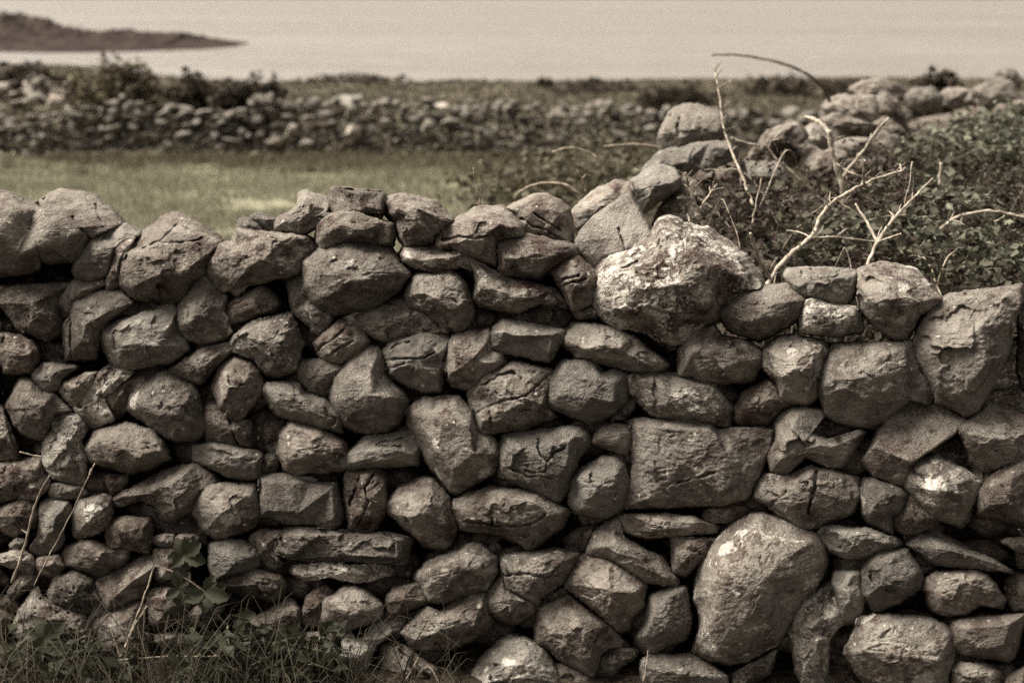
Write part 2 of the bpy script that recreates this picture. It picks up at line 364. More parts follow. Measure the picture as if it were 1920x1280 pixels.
N("squarish stone with a shadowed left side beside the flat topped block","718,377,-60 726,370,-50 740,366,-40 757,365,-30 765,370,-30 790,375,-30 815,380,-30 828,390,-20 840,400,-20 850,413 845,417 830,428 815,440 813,455 800,460 780,457 765,460 750,450,-20 738,430,-50 737,415,-60 722,402,-70 718,390,-70","743,383,20 744,398,45 758,432,46 800,445,40 830,410,25 780,388,30 765,400,45",r=8)
N("stone with a bright rounded top and a dark split lower front","815,437 820,430 845,415,-20 870,402,-40 892,392,-45 910,388,-50 940,390,-50 955,398,-30 960,405,-20 970,415 976,425 976,440 965,445 940,448 932,452 932,470 930,497 905,490 880,480 860,470 845,465 825,468 817,462 816,450","890,412,28 940,420,33 860,425,33 838,445,35 900,445,45 880,460,40 950,425,28",t=1.05,r=8,c="830,450 860,443 890,448 920,440")
N("leaning grey slab with parallel cracks, set back from the wall face","953,390 975,383 990,372 1005,366 1025,366 1050,378 1065,392 1070,410 1075,440 1072,458 1050,458 1020,452 990,446 977,435 975,415 968,402","990,385,20 1045,400,20 1030,440,18 985,420,18",t=.85,d=110,r=6,g=.5,c="978,410 1000,425 1025,431 1062,455;1003,400 1025,416 1050,430",ch=.4)
N("blunt block with a slanting dark right end, under the leaning cracked slab","932,452 945,447,-10 965,440,-20 985,440,-25 1010,446,-25 1040,455,-20 1060,460,-10 1075,462 1080,475 1075,480 1055,490 1040,500 1025,510 1010,522 980,518 955,515 938,508 933,490","945,465,35 1000,463,38 1030,464,32 1040,478,34 1008,505,38 950,500,32",r=7,l=.1)
N("pale curved slab bridging over the stone with white lichen patches","752,478 760,464 785,462,-20 820,466,-20 840,465,-20 865,470,-10 880,482 900,497 895,512 892,500 878,494 860,500 848,508 820,512 800,508 780,502 758,490","770,478,22 820,484,28 860,484,20 810,500,22",t=1.12,l=.35,r=7)
N("long rough lichen speckled slab dipping right beneath the blunt block","880,483 895,495 905,500,-10 930,512,-15 955,522,-15 990,533,-15 1010,535 1035,540 1065,570 1060,576 1040,572 1010,568 990,577 970,587 950,585 930,577 900,573 887,560 890,545 896,530 893,512 885,500","905,522,22 900,550,35 960,565,40 1000,550,33 1040,555,15 940,532,18",t=1.1,l=.55,r=6)
N("upright brown stone with two scored grooves beside the great lichened boulder","1033,507 1045,495 1062,485 1085,481 1092,490 1105,502 1118,510 1122,520 1118,535 1112,550 1115,560 1110,570 1095,575 1075,583 1065,565 1055,545 1042,527 1034,515","1075,487,12 1055,510,35 1092,530,38 1080,562,32",c="1046,530 1065,520 1085,517;1050,538 1070,530 1100,522",r=8)
N("small stub of stone under the upright grooved brown stone","1074,583 1095,576 1115,572 1122,590 1120,597 1100,599 1082,598","1098,586,15",t=.8,d=15,r=5)
N("sharp cornered block tilted on edge with a bright sloping face","1080,450 1090,435 1110,410,2 1140,390,-14 1165,370,-34 1180,361,-44 1186,364,-42 1195,385,-23 1210,415,2 1222,440,22 1205,462,30 1185,475,34 1165,485,14 1145,492,5 1130,505 1118,510 1105,495 1093,482 1083,472","1129,423,16 1174,466,50 1104,450,14 1125,480,20 1155,445,34 1190,430,17",t=1.15,r=4,g=.5,ch=.3,c="1160,430 1168,455 1170,465",d=75,cuts=0)
N("great pale lichened boulder with a peaked top, biggest on the wall","1110,550 1115,530 1122,510 1135,492,-10 1160,475,-20 1185,460,-30 1210,448,-40 1222,440,-40 1235,415,-40 1250,411,-50 1270,413,-50 1285,422,-50 1310,428,-60 1325,430,-60 1345,445,-60 1375,462,-60 1395,480,-50 1415,510,-40 1427,530,-30 1425,540 1405,543 1385,550 1370,565 1350,585 1345,600 1325,610 1300,625 1285,643 1260,645 1230,632 1205,620 1180,615 1160,617 1140,605 1125,590 1115,575","1245,432,5 1236,462,30 1228,490,62 1278,447,10 1298,466,45 1300,480,65 1160,512,50 1200,540,75 1290,530,88 1350,500,55 1390,520,30 1250,600,58 1330,570,60 1150,580,40 1220,580,62",t=1.02,l=.85,r=12,g=1.2,k="boulder",c="1165,505 1180,498 1195,490;1280,448 1285,470;1180,600 1215,575 1260,590 1300,585",cuts=0)
N("dark ridged stone close against the great lichened boulder","1345,588 1360,573 1385,550,-10 1410,543,-20 1440,537,-30 1478,533,-30 1485,545 1500,555 1510,562 1503,575 1500,595 1480,605 1460,615 1440,625 1425,638 1400,628 1375,620 1355,605","1360,584,25 1400,556,22 1440,570,36 1490,565,25 1420,600,42 1470,592,30",t=.8,r=7)
N("flat sided grey stone lying on the stone with a white lichen patch","1474,518 1480,507 1530,505,-25 1545,502,-25 1580,507,-25 1608,510,-20 1606,535 1600,550 1585,570 1565,572 1540,565 1520,560 1500,550 1488,540 1480,530","1490,520,25 1530,512,22 1565,526,32 1590,530,28 1560,560,27",r=6,d=12)
N("small block with a bright white lichen patch on its front","1497,610 1498,595 1503,580 1508,565 1525,558 1540,560 1555,570 1580,572 1605,575 1612,590 1613,620 1600,625 1570,630 1545,625 1515,623 1500,622","1510,578,18 1560,582,26 1602,587,24 1600,612,25 1510,612,22",t=1.0,l=.9,r=6)
N("rounded wedge shaped stone narrowing downward, between flat grey stone and pointed slab","1608,535 1607,520 1612,508,-20 1630,500,-40 1655,494,-50 1680,497,-50 1715,505,-50 1735,520,-40 1745,535,-30 1755,550,-20 1766,562 1752,572 1740,580 1725,592 1722,605 1705,615 1697,635 1680,637 1662,625 1645,608 1630,600 1618,580 1612,560","1632,515,5 1620,545,38 1680,540,42 1735,545,5 1650,575,52 1700,575,38 1690,615,30 1725,565,25",t=1.2,l=.4,r=10)
N("tall pointed slab standing on end at the wall's far right","1713,645 1718,620 1730,600 1750,580 1765,563,-10 1785,555,-20 1805,556,-20 1830,545,-30 1855,542,-30 1880,538,-35 1900,537,-35 1913,537,-30 1916,545,-20 1913,570 1900,595 1897,625 1890,660 1882,680 1870,710 1858,730 1845,750 1830,770 1812,778 1795,765 1770,755 1754,755 1755,740 1740,715 1725,695 1716,670","1880,560,5 1830,600,24 1770,658,58 1792,652,56 1840,612,44 1892,605,18 1745,660,45 1850,680,52 1800,740,42 1760,720,36",t=1.1,l=.15,r=8,k="boulder",cuts=0)
N("dark stone cut off by the frame behind the tall pointed slab","1912,575 1925,565 1945,600 1945,730 1918,725 1907,690 1907,640 1910,610","1930,650,20",t=.6,d=60,r=8)
# second course
N("shadowed stone bulging out under the huge smooth boulder","-50,530 10,538 60,532 100,530 130,532 120,545 112,560 108,580 115,590 117,610 110,625 90,637 60,627 35,615 20,595 8,580 -10,570 -50,565","20,566,32 60,570,48 90,600,42 60,612,40",r=10,d=15,ch=.6)
N("dark hooked stone under the pale wedge shaped stone","108,575 112,555 125,537 140,527 165,532 195,525 200,532 185,545 165,555 150,565 140,570 130,590 115,600","122,556,20 150,545,25",t=.85,d=10,r=7)
N("tall split block with a dark right face under the pale wedge","118,610 125,603 131,598 133,580 137,568 150,562 170,553 190,545 210,548 225,545 240,555 250,567 225,582 205,600 195,615 187,625 185,640 185,655 178,670 160,672 140,672 127,672 124,650 120,630","140,600,22 160,605,38 176,600,42 195,588,28 160,650,32",c="134,602 131,640 134,672",r=6,t=.9,ch=.5)
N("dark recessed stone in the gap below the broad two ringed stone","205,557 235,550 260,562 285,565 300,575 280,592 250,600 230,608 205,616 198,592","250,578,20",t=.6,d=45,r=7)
N("broad lumpy stone with a pale scar, below the broad two ringed stone","186,635 190,620 200,612 225,600 250,592 280,588 290,580 310,571 325,570 335,580 330,600 335,625 350,640 352,655 345,665 320,680 290,688 262,693 240,692 215,685 205,672 192,655","205,630,25 240,610,32 290,595,35 320,600,30 300,650,42 240,660,42",l=.2,r=9,t=.92)
N("pear shaped stone with a white lichen crust low on its front","340,568 350,550 358,535 375,520 388,515 395,530 405,540 412,548 425,555 425,565 422,580 430,600 432,620 425,635 405,643 385,646 365,640 345,635 332,622 327,600 328,585","345,578,22 398,560,25 370,585,40 385,618,42 345,605,28",t=.95,l=.45,r=8)
N("small slanted oblong stone beneath the dark overhanging stone","421,582 425,570 445,560 470,548 490,535 500,542 515,555 522,570 515,582 495,590 470,597 448,600 430,608 427,595","436,577,18 490,552,22 440,597,22 490,575,26",t=.95,r=6,d=15)
N("big domed stone with a smooth upper face and broken lower face","566,515 568,490 585,480 600,470 620,455,-15 645,447,-25 675,450,-25 705,455,-25 730,465,-15 745,478 752,490 755,505 768,515 760,530 745,545 735,552 725,560 705,575 685,580 665,585 645,590 630,590 620,585 605,580 585,570 577,555 568,540","580,530,35 655,525,60 690,525,60 742,510,30 650,475,40 600,500,45 700,485,42 600,560,40 660,560,42 690,550,38 620,552,48",t=1.05,l=.2,r=9,k="boulder")
N("bright flaky stone jutting from under the big domed stone","541,525 555,520 566,517 568,540 577,556 590,568 606,580 622,592 620,612 604,631 596,628 585,622 580,610 565,600 550,585 545,565 542,545","555,545,18 575,580,26 596,605,24",t=1.15,l=.5,r=5,g=1.5,d=15)
N("pale sloping slab with a lichened tip under the big domed stone","642,595 665,588,-20 700,575,-30 725,562,-35 745,554,-40 762,553,-40 763,575 775,580 800,588 815,610 840,622 800,625 775,627 745,637 725,640 700,632 677,620 660,608","677,612,22 700,605,30 740,585,26 762,580,18 730,620,16",t=1.1,l=.35,r=5)
N("rounded stone with white lichen patches on its right shoulder","762,560 763,545 770,530 782,515 800,511 825,510 845,508 860,517 870,527 875,545 885,565 888,580 880,590 878,600 875,615 860,622 845,620 830,615 815,605 805,590 785,580 765,577","790,525,30 845,520,25 770,565,30 800,580,32 820,565,52 870,570,35 860,610,30 850,585,45 800,545,46",l=.5,r=9)
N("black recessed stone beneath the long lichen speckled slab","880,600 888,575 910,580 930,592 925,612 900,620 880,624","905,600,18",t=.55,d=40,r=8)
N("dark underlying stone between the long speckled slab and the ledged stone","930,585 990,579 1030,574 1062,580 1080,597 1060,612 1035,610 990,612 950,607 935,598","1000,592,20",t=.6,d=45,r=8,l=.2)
N("stone with a pale overhanging ledge along its top edge","925,617 935,605 945,599 960,602 985,610 1005,610 1030,612 1038,615 1055,618 1058,630 1045,655 1035,668 1028,677 1000,673 970,667 945,658 925,657 919,650 922,635","925,622,20 945,622,32 965,629,34 1000,629,34 1036,627,25 1030,660,18 930,650,14 960,645,12 1000,640,12",t=1.05,r=4,ch=.4,cuts=0)
N("long rounded stone right under the great lichened boulder","1057,630 1065,615 1080,607 1110,608 1140,613 1165,622 1185,632 1210,650 1230,665 1248,682 1240,692 1215,698 1190,697 1165,692 1140,684 1110,677 1085,668 1070,655 1060,645","1075,625,25 1110,638,44 1160,652,42 1100,657,34 1180,672,25 1210,667,20",t=1.05,l=.25,r=9,g=1.2)
N("shouldered stone with a knob on top, below the great boulder's corner","1273,680 1276,660 1285,640 1298,620 1320,610 1340,608 1350,618 1352,632 1375,635 1400,640 1420,650 1428,660 1428,680 1420,700 1410,712 1385,717 1360,712 1335,715 1325,720 1300,705 1275,704","1300,635,15 1330,635,25 1300,660,42 1350,655,42 1385,668,46 1405,685,35 1320,692,38 1380,700,35",r=8)
N("rounded pale stone with lichen rosettes, below the white patched block","1428,670 1432,655 1448,645 1460,635 1490,631 1520,637 1545,645 1555,658 1550,670 1540,690 1540,710 1530,725 1535,730 1530,745 1510,757 1485,757 1465,750 1457,735 1457,715 1440,700 1430,685","1450,660,30 1505,655,36 1490,690,52 1465,710,42 1520,690,40 1510,735,35 1480,730,40",t=1.2,l=.65,r=9)
N("big angular block with a smooth pale slope and dark undercut","1534,730 1540,690 1545,680 1555,660 1563,647 1600,648 1660,647 1690,645 1712,642 1715,665 1725,695 1740,715 1753,740 1740,757 1705,748 1690,762 1670,777 1655,790 1640,803 1605,795 1575,790 1550,777 1545,760 1537,740","1545,722,36 1580,730,48 1605,735,50 1650,775,35 1570,690,50 1620,690,62 1660,675,45 1685,700,40 1670,740,45 1575,665,32 1600,760,24",t=1.1,l=.2,r=7)
# third course, left part
N("half shadowed stone at the frame edge under a bulging stone","-40,625 10,623 30,632 60,640 72,655 68,680 55,697 30,701 10,697 5,680 -5,662 -40,662","20,650,28 45,665,32",t=.85,r=7)
N("small squarish stone in the shadow under the tall split block","61,702 70,690 82,680 100,680 125,682 145,688 130,700 115,710 110,730 100,735 85,733 72,722 65,715","95,695,26 85,712,26",t=.95,r=7)
N("dark flat stone under the small squarish stone's shadow","70,640 120,645 125,672 128,680 100,680 80,680 72,665","100,662,15",t=.55,d=55,r=7)
N("rounded grey stone leaning on a white lichened upright stone","14,760 18,745 30,725 40,712 55,710 65,720 80,735 100,737 115,750 135,770 125,775 105,775 98,790 95,805 85,820 65,820 40,812 25,795 17,775","40,740,36 80,760,42 40,782,36 75,795,35",t=.9,r=10,ch=.5)
N("worn grey stone at the frame edge beside the rounded grey stone","-40,760 5,765 15,790 25,815 35,845 37,860 20,865 -40,862","10,810,25",t=.8,r=7)
N("rough stubby stone above the pale lichen crusted pair","111,735 118,718 140,710 160,700 182,698 178,710 172,722 162,737 147,752 138,765 128,757 118,745","140,725,25 160,712,18",l=.35,r=6,g=1.4)
N("stone thickly crusted with white lichen, slanting under the lumpy stone","140,765 150,750 160,735 175,715 185,700 200,690 220,687 240,692 250,695 235,705 215,720 200,735 192,745 200,765 212,785 200,790 185,798 168,802 155,790 143,780","165,765,30 200,710,28 180,785,26",t=1.25,l=1.0,r=6,g=1.6)
N("dark wedge behind the crusted slanting stone","193,742 215,722 240,708 270,705 278,715 258,730 243,745 240,765 225,785 212,785 202,765","225,745,20",t=.65,r=6,d=12)
N("upright stone blotched white with lichen near the frame's left edge","80,845 82,830 90,820 98,805 97,785 105,773 125,775 145,780 158,795 160,810 150,825 157,845 162,860 160,880 162,900 158,910 140,908 115,902 95,893 82,875","110,800,26 120,850,38 142,805,15 135,888,30",t=1.2,l=1.0,r=7,g=1.2)
N("oval pitted stone beside the white blotched upright stone","155,845 160,830 180,810 205,797 235,792 265,797 290,808 300,825 308,840 317,858 310,865 285,875 260,882 240,885 215,882 195,875 182,862 165,862","185,825,30 240,818,34 200,860,40 260,860,46 290,835,36 230,840,48",t=.88,r=9,g=1.1)
N("triangular stone with white vertical streaks on its face","237,765 240,745 255,730 280,715 300,700 315,697 335,705 350,715 362,722 372,740 382,770 388,800 375,820 355,825 330,825 310,818 290,805 265,790 250,778","260,755,30 310,720,32 345,735,34 300,780,52 338,790,48 332,815,36",l=.45,r=9)
N("slim tilted stone above the triangular streaked stone","318,695 335,682 360,665 380,652 410,648 430,645 437,655 430,668 410,680 400,695 385,705 372,722 355,715 340,703","345,685,20 380,665,22 370,698,26 400,672,20",t=.95,r=6)
N("knuckle shaped stone overhanging a cracked block","398,725 402,705 410,690 425,678 440,670 455,672 470,680 485,695 492,720 487,740 475,755 460,770 450,785 430,782 425,770 410,765 400,740","420,700,30 450,700,42 420,750,40 465,735,30 430,770,28",r=9,t=.95)
N("cracked block in shadow under the knuckle shaped stone","373,790 375,770 385,755 398,740 408,762 425,772 432,787 450,790 468,790 470,815 472,838 455,838 440,833 415,830 390,827 378,808","400,785,25 440,805,24",c="430,786 436,810 446,832",t=.9,d=10,r=6)
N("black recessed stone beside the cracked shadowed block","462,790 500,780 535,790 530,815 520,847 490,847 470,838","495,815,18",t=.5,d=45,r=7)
N("bright crystalline faced stone with a rough crust, left of the domed stone","430,645 440,630 455,615 470,605 495,597 520,592 545,588 552,600 562,625 565,640 562,660 560,675 555,690 540,700 520,705 500,700 490,690 480,672 460,668 445,660 433,655","455,625,30 500,608,25 540,602,25 480,640,46 530,640,46 520,680,42 447,653,18",t=1.15,l=.6,r=7,g=1.4)
N("layered stone with slanting splits under the sloping slab","590,645 592,638 605,625 625,610 640,601 655,605 675,610 682,625 692,640 682,657 657,672 640,682 620,678 605,670 598,660","620,630,20 650,620,22 630,655,28 660,645,22",c="598,655 625,635 648,616;615,668 640,650 660,640",t=.9,r=6)
N("smooth dark round stone above the long keel shaped stone","557,685 565,676 590,673 610,673 630,683 647,688 642,700 627,715 620,735 608,745 590,745 575,738 565,720 558,705","580,695,26 612,705,26 590,725,22",t=.8,r=8,d=12,ch=.4)
N("keel shaped stone cradling the smooth dark round stone","490,730 500,717 520,718 545,715 560,718 570,735 590,745 610,747 618,760 630,775 645,785 635,797 640,810 610,805 585,797 565,794 540,788 520,778 505,757","510,732,20 560,742,32 600,768,32 540,772,24 520,755,28",r=7,ch=.6)
N("smooth egg shaped stone with pale dots of lichen","617,745 618,730 625,710 640,692 655,675 675,658 690,649 710,652 720,662 722,680 725,700 740,720 757,735 765,750 758,775 745,795 725,807 700,812 670,807 645,797 635,785 625,770","650,700,42 690,690,52 640,750,46 700,740,68 735,745,50 715,762,56 660,785,35 710,795,30 745,770,25",t=1.08,l=.22,r=12,g=.6,ch=.35)
N("squarish stone with two long horizontal cracks beside the egg shaped stone","718,660 722,650 735,640 755,630 785,623 815,622 838,625 845,635 840,650 830,680 828,710 825,733 805,735 790,728 770,725 745,712 730,705 722,690 719,678","735,655,30 812,643,36 816,715,32 740,695,32 780,680,42",c="720,676 750,672 790,673 814,662;725,658 745,645 768,640;728,692 758,682",r=6)
N("pale upright stone right of the twice cracked squarish stone","832,680 838,660 842,640 850,628 870,622 895,618 915,618 920,640 925,657 940,662 945,680 935,695 915,705 900,715 885,728 865,728 850,722 840,710 834,695","855,645,28 895,640,36 862,685,44 845,705,35 920,680,28 885,680,46 900,702,30",t=1.1,r=7)
N("weathered stone webbed with deep black cracks","883,730 895,710 905,697 925,692 945,685 965,681 1000,684 1020,690 1035,695 1042,705 1030,725 1027,750 1024,765 1042,780 1020,792 1000,797 985,803 960,803 940,805 915,813 900,813 893,790 885,770 882,750","905,720,26 960,700,32 1018,705,26 950,760,46 1010,760,40 905,790,32 970,790,34",c="888,778 920,760 945,750 970,748 995,735 1015,715 1035,699;917,772 922,795 920,811;905,722 935,703 962,697 978,712;925,712 945,700 965,700;975,770 990,768",r=6,g=1.2)
N("smooth pale stone with a notched heart shaped top","1023,760 1025,735 1030,715 1040,705 1043,690 1055,677 1075,671 1100,673 1120,682 1132,700 1150,692 1165,694 1175,702 1177,725 1180,735 1175,750 1160,765 1145,778 1130,787 1110,795 1090,790 1075,777 1060,780 1040,772","1060,695,26 1105,690,28 1050,740,36 1090,720,42 1107,745,52 1130,712,30 1152,718,32 1150,755,34 1100,780,35",t=1.05,r=9,g=.7,ch=.4)
N("dark scrap of stone below the heart shaped stone's right side","1178,740 1194,745 1190,765 1172,785 1145,790 1150,775 1170,757","1170,772,12",t=.6,d=25,r=5)
N("oblong stone with pale top rim and white lichen crust","1175,705 1190,700 1220,696,-20 1255,699,-25 1285,705,-25 1320,717,-15 1340,722 1355,735 1365,750 1372,765 1370,785 1366,798 1350,797 1320,790 1290,785 1250,782 1225,778 1205,765 1195,750 1180,733","1195,715,15 1230,716,30 1290,722,30 1330,730,25 1210,750,32 1260,750,42 1340,762,40 1290,775,30",l=.65,r=7)
N("dark rough stone in a pocket beneath the shouldered stone","1375,770 1382,755 1395,738 1415,722 1440,712 1455,720 1470,745 1480,757 1465,765 1455,780 1440,795 1410,800 1385,797 1377,785","1400,755,28 1440,745,30 1420,780,28",t=.6,r=8,d=10)
# fourth course
N("dark ledge of stone at the frame edge, lit only along its top","-40,874 30,866,-10 78,857,-10 82,875 82,890 60,905 50,918 30,935 -40,940","20,878,25 60,880,22 20,910,18",t=.75,r=6)
N("ragged little pale stone under the white blotched upright stone","27,922 45,915 50,900 65,890 85,885 95,900 92,915 75,925 70,935 55,940 35,935","60,915,16",t=1.05,l=.4,r=5,g=1.5)
N("small flat stone under the base of the white blotched upright stone","92,925 95,907 115,906 135,910 155,912 165,925 150,935 125,932 100,934","125,920,14",t=.85,r=5)
N("grey triangular stone crossed by the leaning dry stick","-30,965 5,950 25,940 45,935 65,945 72,965 65,985 45,1000 28,1005 12,997 0,990 -30,988","25,970,28 50,960,22",t=.85,r=7)
N("tall grey stone with a dished top crossed by a thin straw","72,1000 72,965 75,945 90,935 110,935 128,940 135,955 125,970 118,985 118,1015 108,1030 95,1032 85,1040 65,1040 55,1030 65,1015","95,960,25 95,1000,28",t=.85,r=7)
N("lichen flecked stone just above the tilted squarish slab","135,990 136,965 140,945 148,935 170,928 195,927 208,935 212,950 210,965 205,985 190,995 170,1005 155,1010 140,1003","155,950,25 185,945,26 165,985,32",t=1.1,l=.55,r=7)
N("small dark stone hanging under the oval pitted stone","191,890 215,887 240,890 238,905 228,920 210,930 203,915 193,905","212,905,16",t=.65,d=20,r=6)
N("wide winged stone with a raised central rib, under the oval pitted stone","210,937 225,925 250,910,-10 280,895,-15 310,882,-20 340,875,-20 365,870,-20 385,880 400,890 408,905 390,915 375,920 365,935 360,955 340,965 325,975 315,978 305,960 290,945 265,935 245,945 225,950 213,950","240,928,20 300,908,26 335,900,30 342,925,34 345,945,28 285,925,24",r=6,ch=.7)
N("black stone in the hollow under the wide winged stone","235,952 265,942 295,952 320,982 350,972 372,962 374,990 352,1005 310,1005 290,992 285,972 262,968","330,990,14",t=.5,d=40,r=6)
N("tilted squarish slab with a flat front, under the wide winged stone","202,990 215,975 230,970 250,970 280,972 286,985 284,1010 280,1037 260,1032 235,1027 215,1033 205,1030 203,1010","222,988,24 270,985,26 268,1020,24 220,1018,22",t=.85,r=5,ch=.4)
N("long low brown stone under the tilted squarish slab","119,1040 125,1025 145,1015 165,1012 180,1015 200,1025 220,1032 240,1030 238,1045 225,1060 200,1073 185,1077 160,1070 140,1065 125,1060","145,1030,22 190,1038,26 180,1062,24",t=.8,r=6)
N("small flat topped pebble above the bramble leaves","285,1012 290,1005 310,1001 327,1003 328,1015 322,1025 300,1024 287,1018","305,1012,14",t=.95,r=4)
N("small rounded pebble beside the flat topped pebble","328,1008 340,1001 365,1001 375,1008 362,1022 345,1030 332,1022","350,1012,14",t=.9,r=5)
N("pale streaked stone half hidden behind the upper bramble leaves","287,1045 290,1030 310,1027 325,1027 335,1045 345,1060 347,1075 335,1080 315,1083 305,1090 292,1085 287,1065","315,1050,22 320,1070,20",t=1.05,l=.3,r=5)
N("brick shaped stone tilted up with a bright top face","178,1095 190,1080,-15 215,1070,-20 240,1055,-25 270,1042,-25 285,1041,-20 292,1055 287,1070 277,1100 265,1122 235,1135 205,1145 197,1140 190,1125 183,1110","196,1112,15 207,1126,24 250,1088,26 286,1064,18",t=1.1,r=4,g=.6,ch=.3,cuts=0)
N("dark mossy rounded stone under the long low brown stone","90,1115 95,1095 105,1080 120,1072 140,1070 160,1080 175,1090 182,1105 190,1125 185,1145 165,1152 140,1150 110,1135 95,1130","130,1095,32 140,1125,32",t=.6,r=9,g=1.4)
N("small rounded stone on top of the dark mossy stone","65,1060 72,1045 90,1040 110,1040 120,1050 125,1062 110,1075 95,1080 75,1075","92,1056,20",t=.85,r=6)
N("crumbly pale stone at the frame edge behind the leaning stick","-20,1050 0,1040 10,1035 30,1030 45,1033 60,1045 65,1062 60,1072 45,1064 30,1064 15,1058","30,1046,16",t=1.3,l=.8,r=4,g=2)
N("tiny pale chip sitting above the crumbly pale stone","18,1020 30,1008 45,1010 48,1020 30,1029 20,1027","32,1018,10",t=1.15,l=.5,r=3)
N("dark tilted flake above the big pitted stone","15,1110 25,1095 40,1080 65,1075 72,1085 60,1100 45,1110 30,1122 17,1127","45,1095,14",t=.6,r=4,d=15)
N("big pitted stone behind the veined nettle like leaves","27,1170 35,1150 45,1130 60,1110 72,1100 75,1120 90,1127 115,1140 140,1150 160,1155 165,1175 175,1195 170,1217 140,1224 100,1227 60,1207 35,1192","65,1140,25 100,1155,38 80,1185,38 140,1190,34",t=.95,r=8,g=1.8)
N("smooth narrow stone between the big pitted stone and the tilted brick","165,1155 170,1130 182,1117 192,1125 198,1145 207,1150 187,1162 176,1172 172,1192 163,1182","180,1145,16",t=.95,r=6,g=.6,d=8)
N("rough ridged stone under the tilted brick shaped stone","172,1175 180,1160 205,1150 240,1135 265,1125 274,1137 268,1152 272,1180 287,1192 282,1217 255,1232 230,1242 200,1237 190,1217 180,1202","205,1168,20 245,1150,25 222,1200,32 195,1190,26 255,1205,28",r=7,l=.2)
N("lumpy grey stone right of the forked dry stalk","274,1120 285,1105 310,1100 335,1105 350,1120 355,1140 345,1155 330,1165 315,1178 298,1181 282,1170 278,1145","305,1120,26 325,1140,26 300,1160,26",t=.9,r=7)
N("small porous stone poking from under the lower bramble leaves","337,1160 350,1150 365,1140 380,1130 400,1135 412,1145 405,1158 385,1170 365,1170 350,1165","378,1150,18",t=.85,r=5,g=2)
N("blocky stone with a flat sunken face under the lichen flecked squarish stone","392,1035 395,1020 410,1012 430,1010 460,1015 480,1025 488,1040 485,1060 470,1070 445,1080 425,1084 402,1087 400,1070 393,1055","412,1035,22 440,1050,34 470,1045,26 430,1072,30",t=.95,r=6)
N("dark layered stone below the blocky sunken faced stone","400,1092 430,1086 455,1078 480,1066 500,1070 525,1080 535,1095 527,1117 510,1127 480,1118 450,1108 425,1103","470,1095,24 505,1095,22",t=.6,r=5,g=1.3)
N("squarish stone with a bright lichen fleck low on its front","362,960 365,940 375,920 388,907 410,905 440,905 465,905 480,908 482,930 483,955 488,968 475,985 455,995 435,1005 410,1012 395,1003 380,990 372,970","385,930,26 420,915,27 415,960,48 460,945,36 410,990,32",l=.45,r=7)
N("slab with a level top, above the squarish lichen flecked stone","361,855 365,835 380,830 400,830 430,834 460,838 485,846 492,853 488,870 485,895 470,900 455,898 430,892 405,880 380,868 365,862","375,845,25 430,850,32 475,862,28 430,880,26",r=5)
N("thin dark stone wedged beside the level topped slab","488,857 505,850 520,850 522,870 515,886 490,890 486,870","505,868,14",t=.6,d=15,r=5)
N("rounded coarse stone under the keel shaped stone","521,835 525,815 535,800 545,793 560,793 580,798 605,806 625,817 645,830 652,850 637,857 632,870 645,880 610,885 580,885 555,887 535,880 525,865 521,850","545,810,30 590,817,36 545,860,40 600,860,42 630,842,25",t=.95,r=9,g=1.2)
N("pale wedge with a dark hollow in its top, beside the coarse round stone","629,865 632,858 645,850 660,838 675,825,-10 690,818,-15 720,812,-20 755,808,-20 775,805,-20 787,820 790,838 787,855 782,870 760,876 720,876 690,874 655,876 635,879","645,862,14 690,846,28 740,842,32 772,840,25 730,860,30 690,865,25",t=1.15,r=5,c="706,834 722,826 755,822;712,836 750,836",ch=.5)
N("smooth flat faced slab with a stepped top edge","484,900 487,891 505,887 530,887 545,894 560,900 580,905 610,905 630,905 632,915 637,940 645,960 640,980 630,990 620,997 605,988 590,983 565,982 540,982 520,975 505,968 485,970 484,930","493,902,24 540,907,27 622,915,25 626,970,25 500,958,25 560,960,29",t=.98,r=4,g=.5,ch=.3,cuts=0)
N("white sliver along the top of the smooth flat faced slab","533,887 560,889 585,893 600,903 575,905 555,900","565,896,7",t=1.8,d=14,r=3)
N("dark upright stone split by vertical cracks","644,900 650,885 675,880 700,880 720,886 726,905 726,930 727,950 715,965 705,990 695,1000 670,1000 655,997 655,970 650,945 645,925","665,900,25 705,905,26 700,960,26 665,975,24",c="675,884 672,910 661,930 656,948;700,890 684,915 690,940 684,960 668,988",t=.65,r=6)
N("rounded stone with a chipped lower left face beside the split dark upright","724,945 735,930 750,915 770,903 790,897 810,899 825,912 840,930 850,950 853,970 855,985 850,1005 845,1022 835,1030 815,1025 795,1020 775,1005 755,988 740,975 727,960","760,930,32 800,917,32 770,970,46 820,960,46 815,1000,36 838,988,26",r=8,l=.15)
N("tall leaning slab with a white branching lichen vein","762,770 775,760 790,752 795,745 820,740 845,740 860,744 875,758 885,770 892,790 897,810 908,816 925,822 935,835 938,855 930,870 925,885 910,895 890,905 870,915 855,925 845,920 830,897 815,885 800,865 790,840 775,815 765,795","785,775,30 850,757,25 880,800,42 890,850,44 850,880,42 820,840,48 830,790,48 800,810,36 922,850,18",t=1.02,l=.5,r=5,g=.7,ch=.4,k="boulder",cuts=0)
N("fractured stone with a curved black crack and pale lower edge","935,860 943,840 945,815 960,810 985,808 1015,808 1045,803 1070,800 1090,802 1105,815 1108,830 1095,845 1085,855 1080,875 1070,895 1065,915 1055,930 1045,942 1030,938 1015,930 995,920 975,912 955,903 937,890","960,830,36 1010,827,40 1070,822,30 945,870,32 1020,870,46 1060,880,36 1010,910,34 1040,900,40",c="1010,822 1008,840 1015,855 1028,866 1036,851 1060,838;1027,866 1022,885 1000,886 985,882;938,864 960,880 990,892 1020,894 1045,896",l=.45,r=5)
